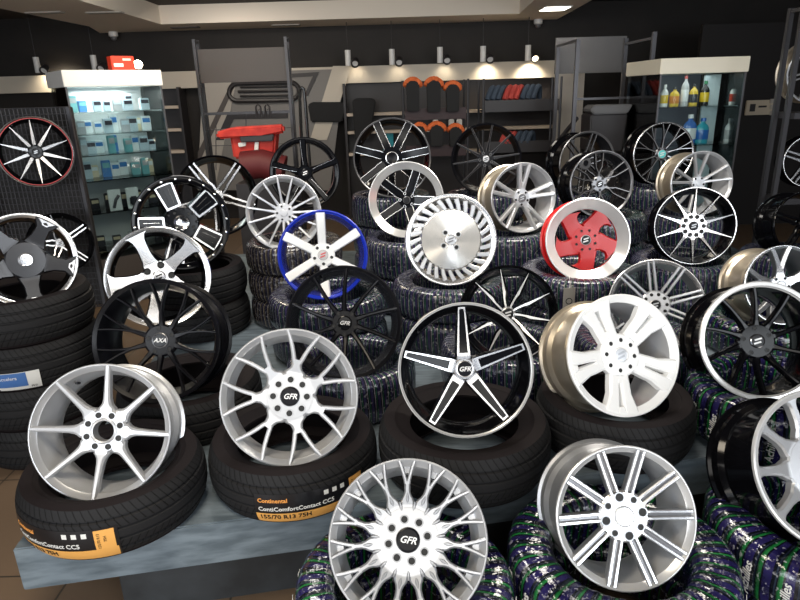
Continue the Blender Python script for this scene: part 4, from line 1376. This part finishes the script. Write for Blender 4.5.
# shackles hooked on the cross bar
for px in (259, 268):
    bm = bmesh.new()
    c0 = PY(px, 110, Yr)
    pts = [(c0.x - 0.022, Yr - 0.03, c0.z - 0.06), (c0.x - 0.022, Yr - 0.03, c0.z + 0.03), (c0.x, Yr - 0.03, c0.z + 0.055), (c0.x + 0.022, Yr - 0.03, c0.z + 0.03), (c0.x + 0.022, Yr - 0.03, c0.z - 0.06)]
    tube(bm, pts, 0.009, 8)
    tube(bm, [(c0.x, Yr - 0.03, zc_ + 0.022), (c0.x, Yr + 0.0, zc_ + 0.026)], 0.006, 6)
    o = link('towing_shackle', bm, dark_plastic)
    tag(o, 'dark shackle on the rack cross bar, %s of the two' % ('left' if px == 259 else 'right'), 'shackle')

# red bag / folded organiser on the rack
Yg = 5.9
bag_m = noisy(mat('red_fabric', (0.6, 0.03, 0.02), 0.6), 12, (0.50, 0.02, 0.015), (0.68, 0.045, 0.025), 0.5)
bagroot = empty('red_organiser_bag', (PY(250, 140, Yg).x, Yg, 0))
tag(bagroot, 'red fabric organiser bag with black window on the grey rack', 'bag')


def soft(name, px, Y, th, m_, bev=0.02):
    bm = bmesh.new()
    q = [PY(x, y, Y) for x, y in px]
    prism(bm, [(p.x, p.z) for p in q], Y - th / 2, Y + th / 2)
    bmesh.ops.bevel(bm, geom=list(bm.edges), offset=bev, segments=3, affect='EDGES', clamp_overlap=True)
    return link(name, bm, m_, angle=60)


bagp = [soft('flap', [(216, 132), (233, 127), (284, 124), (285, 133), (262, 135), (219, 139)], Yg - 0.10, 0.10, bag_m),
        soft('body', [(232, 134), (278, 132), (276, 158), (236, 158)], Yg + 0.02, 0.2, bag_m),
        soft('black_window', [(240, 136), (274, 134), (273, 141), (241, 142)], Yg - 0.12, 0.04, dark_plastic, 0.006),
        soft('white_print', [(255, 142), (259, 142), (258, 155), (254, 155)], Yg - 0.10, 0.02, header_m, 0.003),
        soft('white_print', [(238, 143), (246, 142), (246, 146), (239, 147)], Yg - 0.10, 0.02, header_m, 0.003)]
at_parent(bagroot, *bagp)
# dark red roll under it
bm = bmesh.new()
tube(bm, [PY(243, 166, 5.7), PY(262, 164, 5.7), PY(284, 170, 5.7)], 0.13, 16)
o = link('rolled_mat', bm, mat('dark_red_roll', (0.12, 0.012, 0.015), 0.6))
tag(o, 'dark red rolled cover under the red organiser bag', 'roll')
# black steel stand under bag and roll
bm = bmesh.new()
zz = PY(262, 176, 5.7).z - 0.05
pz = PY(243, 166, 5.7)
qz = PY(284, 170, 5.7)
box(bm, ((pz.x + qz.x) / 2, 5.82, zz / 2), (qz.x - pz.x + 0.1, 0.5, zz))
o = link('black_cabinet', bm, dark_plastic, smooth=False)
tag(o, 'low black cabinet carrying the rolled cover behind the wheels', 'cabinet')

# tall narrow hoop in front of the rack
Yh = 5.4
bm = bmesh.new()
a_, b1_ = PY(299, 170, Yh), PY(307, 170, Yh)
t0_, t1_ = PY(299.5, 92, Yh), PY(304.5, 92, Yh)
tm_ = PY(302, 87.5, Yh)
tube(bm, [(a_.x, Yh, 0.02), t0_, PY(300.2, 89, Yh), tm_, PY(303.8, 89, Yh), t1_, (b1_.x + 0.03, Yh, 0.02)], 0.013, 8)
box(bm, ((a_.x + b1_.x) / 2, Yh, 0.01), (0.3, 0.3, 0.02))
o = link('hoop_stand', bm, mat('glossy_black_steel', (0.03, 0.03, 0.03), 0.2, 0.5))
tag(o, 'tall narrow black hoop rising behind the black five-spoke wheel', 'stand')


def wire_rack(px0, px1, y0, label, name_bowl_m, levels_y, Yk):
    root = empty('wire_rack', (PY((px0 + px1) / 2, 100, Yk).x, Yk, 0))
    tag(root, label, 'rack')
    ob = []
    x0_, x1_ = PY(px0, 100, Yk).x, PY(px1, 100, Yk).x
    zt = PY((px0 + px1) / 2, y0, Yk).z
    for x in (x0_, x1_):
        for yy in (Yk - 0.2, Yk + 0.2):
            ob.append(bars('post', [((x, yy, 0), (x, yy, zt))], 0.013, steel_dark))
    for y in levels_y:
        z = PY((px0 + px1) / 2, y, Yk).z
        bm = bmesh.new()
        w_ = x1_ - x0_ - 0.03
        box(bm, (0.5 * (x0_ + x1_), Yk, z - 0.02), (w_, 0.36, 0.02))
        box(bm, (0.5 * (x0_ + x1_), Yk - 0.18, z + 0.03), (w_, 0.02, 0.12))
        ob.append(link('tray', bm, name_bowl_m, smooth=False))
    at_parent(root, *ob)
    return root


Yk = 7.2
wire_rack(403, 466, 80, 'black wire rack holding dark covers with orange fringe', mat('dark_maroon_tray', (0.035, 0.012, 0.014), 0.5), (116, 152), Yk)
wire_rack(481, 556, 78, 'black wire rack holding folded red and blue covers', dark_plastic, (108, 148), Yk)
black_cloth = mat('black_cloth', (0.012, 0.012, 0.013), 0.8)
ck = 0
for px, py, w_, h_, where in ((413, 95, 17, 30, 'left end of the upper tray'), (434, 95, 18, 31, 'middle of the upper tray'), (453, 97, 17, 27, 'right end of the upper tray'),
                          (420, 135, 14, 20, 'left end of the lower tray'), (437, 135, 18, 22, 'middle of the lower tray'), (456, 136, 16, 20, 'right end of the lower tray')):
    Yc = Yk - 0.30
    p = PY(px, py, Yc)
    s_ = Yc / F
    hw, hh = w_ / 2 * s_, h_ / 2 * s_
    root = empty('fringed_cover', (p.x, Yc + 0.06, p.z - hh))
    tag(root, 'black bundled cover with orange fringe, ' + where, 'cover', 'black covers with orange fringe')
    def arch(hw, hh, n=14):
        out = [(-hw * 0.92, 0)]
        for i in range(n + 1):
            t = PI - PI * i / n
            out.append((hw * math.cos(t), 2 * hh - hw * 0.8 + hw * 0.8 * math.sin(t)))
        out.append((hw * 0.92, 0))
        return out
    bm = bmesh.new()
    prism(bm, arch(hw * 0.74, hh * 0.93), -0.05, 0.05)
    bmesh.ops.bevel(bm, geom=list(bm.edges), offset=0.012, segments=2, affect='EDGES', clamp_overlap=True)
    link('cover', bm, black_cloth, root, angle=60)
    bm = bmesh.new()
    ar = arch(hw * 0.84, hh * 0.97)[2:-2]
    rr_ = random.Random(ck)
    for rep_ in range(3):
        for i in range(len(ar) * 3):
            f_ = i / 3
            i0 = min(int(f_), len(ar) - 2)
            t = f_ - i0
            x = ar[i0][0] * (1 - t) + ar[i0 + 1][0] * t
            z = ar[i0][1] * (1 - t) + ar[i0 + 1][1] * t
            bmesh.ops.create_icosphere(bm, subdivisions=1, radius=rr_.uniform(0.018, 0.032), matrix=Matrix.Translation((x, rr_.uniform(-0.03, 0.05), z)))
    link('orange_fringe', bm, orange_m, root)
    ck += 1
fold = {'blue grey': mat('blue_grey_cloth', (0.04, 0.06, 0.09), 0.8), 'red': mat('red_cloth', (0.42, 0.05, 0.04), 0.8)}
for row, (yy, spans) in enumerate(((108, ((486, 502, 'blue grey'), (503, 519, 'red'), (520, 536, 'blue grey'))), (150, ((500, 512, 'red'), (513, 530, 'blue grey'))))):
    for a_, b1_, cname in spans:
        nst = 3
        for i in range(nst):
            px = a_ + (b1_ - a_) * (i + 0.5) / nst
            Yc = Yk - 0.02
            p = PY(px, yy, Yc)
            bm = bmesh.new()
            pts = []
            rad = 0.20 if row == 0 else 0.17
            zb = PY(518, yy, Yk).z - 0.008
            for q_ in range(13):
                t = PI * 0.5 * q_ / 12
                pts.append((p.x + 0.10 * math.sin(t) - 0.04, Yc - 0.15 + 0.012 * q_, zb + 0.03 + rad * math.sin(PI * (0.12 + 0.76 * q_ / 12))))
            tube(bm, pts, 0.029, 8)
            o = link('folded_cover', bm, fold[cname])
            pos_ = ['left', 'middle', 'right'][i]
            tag(o, '%s folded %s cover on the %s tray of the right rack, %s pile' % (pos_, cname, 'upper' if row == 0 else 'lower', {486: 'left', 503: 'centre', 520: 'right', 500: 'left', 513: 'right'}[a_]), 'cover', 'folded covers on the right wire rack')

# small goods on wall shelves
for px, py, m_, lb in ((436, 131, header_m, 'small white box on the wall shelf, left of three'), (452, 131, header_m, 'small white box on the wall shelf, middle of three'), (460, 129, header_m, 'small white bottle on the wall shelf, right of three'),
                   (388, 139, bot_m['teal'], 'teal box seen through the silver-outlined black wheel')):
    p = PY(px, py, YB - 0.3)
    z = PY(452, {436: 130, 452: 130, 460: 130, 388: 152}[px], YB - 0.34).z + 0.018
    bm = bmesh.new()
    hh = 0.11 if px != 388 else 0.24
    box(bm, (0, 0, hh / 2), (0.07 if px != 388 else 0.14, 0.06, hh), bev=0.008)
    o = link('small_box', bm, m_)
    o.location = (p.x, YB - 0.2, z)
    tag(o, lb, 'box')

# dark vests hanging at the left end of the wide shelving
o = soft('hanging_cover', [(352, 101), (356, 98), (373, 98), (376, 101), (370, 140), (355, 140)], YB - 0.37, 0.06, black_cloth, 0.015)
tag(o, 'dark garment hanging near the left end of the wide shelving', 'cover')
o = soft('hanging_cover', [(308, 105), (312, 102), (345, 102), (348, 105), (342, 122), (311, 122)], gy - 0.062, 0.05, black_cloth, 0.015)
tag(o, 'dark sheet hanging before the diagonal white stripe', 'cover')

# right gondola rack
Yq = 5.9
root = empty('steel_rack', (PY(615, 100, Yq).x, Yq, 0))
tag(root, 'dark steel rack with a grey board left of the bottle case', 'rack')
ob = []
zt_ = PY(615, 33, Yq).z
xa, xb = PY(577, 60, Yq).x, PY(652, 60, Yq).x
for x in (xa, xb):
    for yy in (Yq, Yq + 0.7):
        ob.append(bars('post', [((x, yy, 0), (x, yy, zt_ - (0.0 if x == xb else 0.05)))], 0.024, rack_steel, sq=True))
    ob.append(bars('top_rail', [((x, Yq, zt_ - 0.05), (x, Yq + 0.7, zt_ - 0.05))], 0.016, rack_steel, sq=True))
z_ = PY(615, 98, Yq).z
ob.append(bars('cross_bar', [((xa, Yq, z_), (xb, Yq, z_))], 0.014, rack_steel, sq=True))
ob.append(bars('brace', [(PY(551, 150, Yq + 0.5), PY(577, 118, Yq))], 0.02, steel_dark, sq=True))
bm = bmesh.new()
q0, q1 = PY(556, 38, Yq + 0.75), PY(624, 72, Yq + 0.75)
box(bm, ((q0.x + q1.x) / 2, Yq + 0.75, (q0.z + q1.z) / 2), (q1.x - q0.x, 0.02, q0.z - q1.z))
ob.append(link('grey_board', bm, panel_grey, smooth=False))
q0, q1 = PY(556, 73, Yq + 1.3), PY(577, 190, Yq + 1.3)
bm = bmesh.new()
box(bm, ((q0.x + q1.x) / 2, Yq + 1.3, q0.z / 2), (q1.x - q0.x, 0.05, q0.z))
cp = link('cream_panel', bm, lightgrey, smooth=False)
at_parent(root, *ob)
tag(cp, 'narrow beige upright panel between the racks at the right', 'panel')
cp.name = 'upright_panel'
# glossy black box stack on it
broot = empty('black_gadget_box', PY(606, 130, Yq - 0.1))
tag(broot, 'black box with a slanted glossy grey lid on the right rack', 'box')
bb_ = [soft('lid', [(586, 110), (590, 105), (628, 104), (623, 113), (590, 114)], Yq - 0.15, 0.25, panel_grey, 0.01),
       soft('body', [(586, 114), (622, 113), (616, 150), (584, 150)], Yq - 0.1, 0.3, dark_plastic, 0.01)]
at_parent(broot, *bb_)
bm = bmesh.new()
zz = PY(600, 152, Yq - 0.1).z - 0.01
box(bm, (PY(600, 150, Yq).x, Yq - 0.12, zz / 2), (0.36, 0.2, zz))
o = link('black_cabinet', bm, dark_plastic, smooth=False)
tag(o, 'black cabinet under the slanted-lid box behind the wheels', 'cabinet')
shelving(622, 660, 70, 200, (92, 113), 'cream-edged wall shelving left of the bottle case', Y=8.0)

# far right: black rack uprights, cream sign
Yu = 4.5
root = empty('black_shelf_rack', (PY(790, 100, Yu).x, Yu, 0))
tag(root, 'black steel rack at the right edge holding silver wheels', 'rack')
x0_ = PY(789, 100, Yu).x
ob = []
zt_ = PY(783, 6, Yu).z
for x in (x0_, x0_ + 1.0):
    for yy in (Yu, Yu + 0.14):
        ob.append(bars('post', [((x, yy, 0), (x, yy, zt_))], 0.022, steel_dark, sq=True))
zsh = [PY(800, 111, Yu).z, PY(800, 196, Yu).z]
for z in zsh:
    bm = bmesh.new()
    box(bm, (x0_ + 0.5, Yu + 0.07, z - 0.03), (0.96, 0.26, 0.04))
    ob.append(link('shelf', bm, steel_dark, smooth=False))
ob.append(bars('top_rail', [((x0_, Yu, zt_ - 0.02), (x0_ + 1.0, Yu, zt_ - 0.02)), ((x0_, Yu, zt_ - 0.02), (x0_, Yu + 0.14, zt_ - 0.02))], 0.016, steel_dark, sq=True))
at_parent(root, *ob)
RZ = zsh
sg = empty('wall_sign', PY(760, 107.5, 7.2))
tag(sg, 'cream sign with a small dark mark right of the bottle case', 'sign')
bm = bmesh.new()
p0, p1 = PY(742, 101, 7.2), PY(768, 115, 7.2)
box(bm, (0, 0, 0), ((p1.x - p0.x) * 1.02, 0.02, p0.z - p1.z), bev=0.003)
o = link('board', bm, mat('cream_sign', (0.55, 0.47, 0.36), 0.5), sg)
bm = bmesh.new()
box(bm, (-0.09, -0.013, 0), (0.06, 0.004, 0.08))
box(bm, (0.02, -0.013, 0.01), (0.09, 0.004, 0.02))
link('dark_mark', bm, dark_plastic, sg, smooth=False)
bm = bmesh.new()
box(bm, (PY(765, 100, 7.25).x, 7.26, 1.1), (1.6, 0.06, 2.2))
o = link('partition_board', bm, mat('near_black_board', (0.007, 0.005, 0.005), 0.6), smooth=False)
tag(o, 'near-black partition board behind the cream sign', 'partition')
for i, y in enumerate((101, 107, 113)):
    p = PY(774, y, 7.18)
    bm = bmesh.new()
    box(bm, (0, 0, 0), (0.09, 0.02, 0.045), bev=0.003)
    o = link('small_label', bm, lightgrey)
    o.location = p
    o.rotation_euler = (0, 0, 0)
    tag(o, '%s small grey label right of the cream sign' % ['top', 'middle', 'bottom'][i], 'label')

# left mesh panel with wheel
Yp = 4.25
root = empty('mesh_panel', (PY(36, 150, Yp).x, Yp, 0))
tag(root, 'dark wire mesh panel on the left carrying a ten-spoke wheel', 'panel')
x0_, x1_ = PY(-16, 150, Yp).x, PY(76, 150, Yp).x
zt_ = PY(36, 108, Yp).z
ob = []
for x in (x0_, x1_):
    ob.append(bars('frame_post', [((x, Yp, 0), (x, Yp, zt_))], 0.016, steel_dark, sq=True))
segs = []
for i in range(1, 22):
    x = x0_ + (x1_ - x0_) * i / 22
    segs.append(((x, Yp, 0.2), (x, Yp, zt_)))
for i in range(34):
    z = 0.2 + (zt_ - 0.2) * i / 33
    segs.append(((x0_, Yp, z), (x1_, Yp, z)))
ob.append(bars('wire_mesh', segs, 0.0035, steel_dark))
bm = bmesh.new()
box(bm, ((x0_ + x1_) / 2, Yp + 0.05, 0.2 + (zt_ - 0.2) / 2), (x1_ - x0_, 0.02, zt_ - 0.2))
ob.append(link('backing_board', bm, mat('charcoal_board', (0.022, 0.020, 0.020), 0.6), smooth=False))
at_parent(root, *ob)
wheel(34, 'black wheel with ten tapering silver spokes and red pinstripe on the mesh panel', 36, 152, 34.5, 0.05, 0, 0, 0, spec[34], 90, d=3.86, W=0.14)
wheel(36, 'black wheel with silver double spokes behind the chrome and black wheel', 60, 243, 30, -0.1, 0, 0, 0, spec[36], 30, d=4.06, W=0.14)
for k_ in (34, 36):
    c_ = WHEELS[k_]['c']
    bm = bmesh.new()
    tube(bm, [(c_.x, c_.y + 0.04, c_.z), (c_.x, Yp + 0.03, c_.z)], 0.012, 8)
    o = link('wheel_hook', bm, steel_dark)
    at_parent(root, o)
wheel(33, 'silver wheel at the upper right edge on the upper rack shelf', 820, 72, 31, 0.45, 0, RZ[0], 0.0, spec[33], 90, d=4.45)
wheel(32, 'silver and black wheel at the right edge on the lower rack shelf', 812, 161, 26, 0.35, 0, RZ[1], 0.0, spec[32], 90, d=4.45)
# hang tag by the wrapped tyre
p = PY(569, 298, WHEELS[23]['stack'].y - 0.33)
r = empty('hang_tag', p)
tag(r, 'grey paper tag hanging on the wrapped tyre below the red wheel', 'tag')
bm = bmesh.new()
box(bm, (0, 0, 0), (0.055, 0.003, 0.10), bev=0.001)
link('card', bm, lightgrey, r)
bm = bmesh.new()
tube(bm, [(0, 0, 0.05), (0.004, 0.01, 0.075), (0, 0.02, 0.1)], 0.0015, 6)
link('string', bm, header_m, r)
bm = bmesh.new()
lathe(bm, [(0.012, 0), (0.016, 0), (0.016, 0.001), (0.012, 0.001)], 20, True)
for v in bm.verts:
    v.co = Vector((v.co.x, -0.0025 - v.co.z, v.co.y - 0.015))
link('ring_mark', bm, ink_black, r)

# labels on the tyres in front
def wrap_patch(ty, D, W, a0, a1, z0, z1, m_, lift=0.0012, name='paper_label', parent=None):
    bm = bmesh.new()
    na, nz = 24, 6
    g = [[None] * (nz + 1) for _ in range(na + 1)]
    for lay, dr in enumerate((lift, lift - 0.0009)):
        for i in range(na + 1):
            for j in range(nz + 1):
                a = R_(a0 + (a1 - a0) * i / na)
                z = z0 + (z1 - z0) * j / nz
                r = tyre_r(z, D / 2, W) + dr
                v = bm.verts.new((r * math.cos(a), r * math.sin(a), z))
                if lay == 0:
                    g[i][j] = v
        if lay == 0:
            for i in range(na):
                for j in range(nz):
                    bm.faces.new([g[i][j], g[i + 1][j], g[i + 1][j + 1], g[i][j + 1]])
    for v in [v for v in bm.verts if not v.link_faces]:
        bm.verts.remove(v)
    return link(name, bm, m_, parent or ty)


def wrap_text(ty, D, W, s_, size, a0, z0, m_, lift=0.0020, rot90=False, **k):
    def fn(v):
        x, y = v.x, v.y
        if rot90:
            x, y = -v.y, v.x
        z = z0 + y
        r = tyre_r(z, D / 2, W) + lift + (0.0003 if v.z > 0 else 0)
        a = R_(a0) + x / (D / 2)
        return Vector((r * math.cos(a), r * math.sin(a), z))
    return text_obj('print', s_, size, m_, ty, fn, **k)


label_black = mat('label_black', (0.008, 0.008, 0.010), 0.3, 0, 0.3)
label_orange = mat('label_orange', (0.80, 0.40, 0.10), 0.45)
label_ink_o = mat('label_orange_ink', (0.85, 0.35, 0.08), 0.45)
label_white = mat('label_white', (0.75, 0.75, 0.72), 0.45)
label_blue = mat('label_blue', (0.06, 0.16, 0.42), 0.4)


def conti(key, a0, span, D):
    ty = TY[key][0]
    ty.rotation_euler = (0, 0, 0)
    W = 0.17
    a1 = a0 + span
    wrap_patch(ty, D, W, a0, a1, -0.076, 0.030, label_black)
    wrap_patch(ty, D, W, a0, a1 - 1, -0.076, -0.036, label_orange, 0.0018, 'orange_strip')
    wrap_patch(ty, D, W, a1 - 13, a1 - 2, -0.037, 0.026, label_orange, 0.0018, 'orange_strip')
    t0 = a0 + 2
    wrap_text(ty, D, W, 'Continental', 0.019, t0, 0.004, label_ink_o, 0.002, bold=0.0004)
    wrap_text(ty, D, W, 'ContiComfortContact CC5', 0.0205, t0, -0.026, label_white, 0.002, bold=0.0004)
    wrap_text(ty, D, W, '155/70 R13 75H', 0.024, t0, -0.058, ink_black, 0.0026, bold=0.0006)
    wrap_text(ty, D, W, '155/70 R13', 0.011, a1 - 10, -0.034, ink_black, 0.0026, rot90=True)
    wrap_text(ty, D, W, '75H', 0.011, a1 - 6.5, -0.012, ink_black, 0.0026, rot90=True)
    for i in range(3):
        c = a1 - 31 + i * 5.6
        wrap_patch(ty, D, W, c, c + 3, 0.006, 0.021, label_white, 0.0018, 'label_icon')


conti(1, -138, 72, 0.55)
conti(2, -106, 74, 0.56)
# small blue and white label on the tall stack at the left
ty = TY[35][2]
ty.rotation_euler = (0, 0, 0)
ty.rotation_euler = (0, 0, R_(-9))
wrap_patch(ty, 0.60, 0.20, -82, -48, -0.092, -0.004, label_white)
wrap_patch(ty, 0.60, 0.20, -82, -58, -0.074, -0.006, label_blue, 0.0018, 'blue_panel')
wrap_text(ty, 0.60, 0.20, 'Accelera', 0.022, -80, -0.036, ink_white, 0.0026)
wrap_text(ty, 0.60, 0.20, 'PHI', 0.016, -56, -0.084, ink_black, 0.0026)

# lettering printed on the film of the nearest wrapped tyres
for key, D in ((3, 0.60), (4, 0.64), (5, 0.66), (8, 0.60)):
    ty = TY[key][-1]
    W = 0.182 if key != 8 else 0.20
    n = 20
    for i in range(n):
        a0 = -175 + i * 18 + 3
        if a0 > 20 and key != 3:
            continue
        def fn(v, a0=a0, D=D, W=W):
            z = v.x - W * 0.34
            r = D / 2 + 0.003
            r -= (D / 2 - 0.185) / 2 * (1 - max(0.0, 1 - abs(2 * z / (W - 0.006)) ** (2 / 0.58)) ** (0.58 / 2)) - 0.002
            a = R_(a0) - v.y / (D / 2)
            return Vector((r * math.cos(a) , r * math.sin(a), z + 0.0 * v.z)) + Vector((math.cos(a), math.sin(a), 0)) * v.z
        ty.rotation_euler = (0, 0, 0)
        text_obj('film_lettering', 'Achilles', 0.034, label_white, ty, fn, extrude=0.0006, bold=0.0004, shear=0.25)
# ------------------------------------------------------------------ the display deck
deck_m = noisy(mat('blue_grey_painted_wood', (0.2, 0.25, 0.28), 0.6), 6, (0.085, 0.11, 0.13), (0.17, 0.21, 0.24), 0.6, 8, (1, 6, 6))
bm = bmesh.new()
x0, x1 = -1.15, 2.64
pts = [(x0, edge_y(x0)), (x1, edge_y(x1)), (x1, 5.0), (x0 - 0.25, 5.0)]
for z0, z1, o in ((PLZ - 0.15, PLZ, 0.0),):
    A = [bm.verts.new((p[0], p[1], z0)) for p in pts]
    B = [bm.verts.new((p[0], p[1], z1)) for p in pts]
    bm.faces.new(A[::-1])
    bm.faces.new(B)
    for i in range(4):
        bm.faces.new([A[i], A[(i + 1) % 4], B[(i + 1) % 4], B[i]])
bmesh.ops.bevel(bm, geom=list(bm.edges), offset=0.004, segments=2, affect='EDGES')
root = empty('display_deck', (x0, edge_y(x0), 0))
tag(root, 'low blue-grey painted wooden deck carrying the tyre stacks', 'platform')
o = link('deck_board', bm, deck_m, root)
o.matrix_parent_inverse = root.matrix_world.inverted()
o.location = -Vector(root.location)
o.matrix_parent_inverse = Matrix.Identity(4)
bm = bmesh.new()
ins = [(x0 + 0.22, edge_y(x0 + 0.22) + 0.09), (x1 - 0.1, edge_y(x1) + 0.07), (x1 - 0.1, 4.9), (x0 - 0.1, 4.9)]
A = [bm.verts.new((p[0], p[1], 0.0)) for p in ins]
B = [bm.verts.new((p[0], p[1], PLZ - 0.15)) for p in ins]
bm.faces.new(A[::-1])
bm.faces.new(B)
for i in range(4):
    bm.faces.new([A[i], A[(i + 1) % 4], B[(i + 1) % 4], B[i]])
o = link('deck_base', bm, noisy(mat('dark_painted_wood', (0.05, 0.06, 0.07), 0.6), 8, (0.018, 0.020, 0.022), (0.035, 0.04, 0.045), 0.3), root, smooth=False)
o.location = -Vector(root.location)
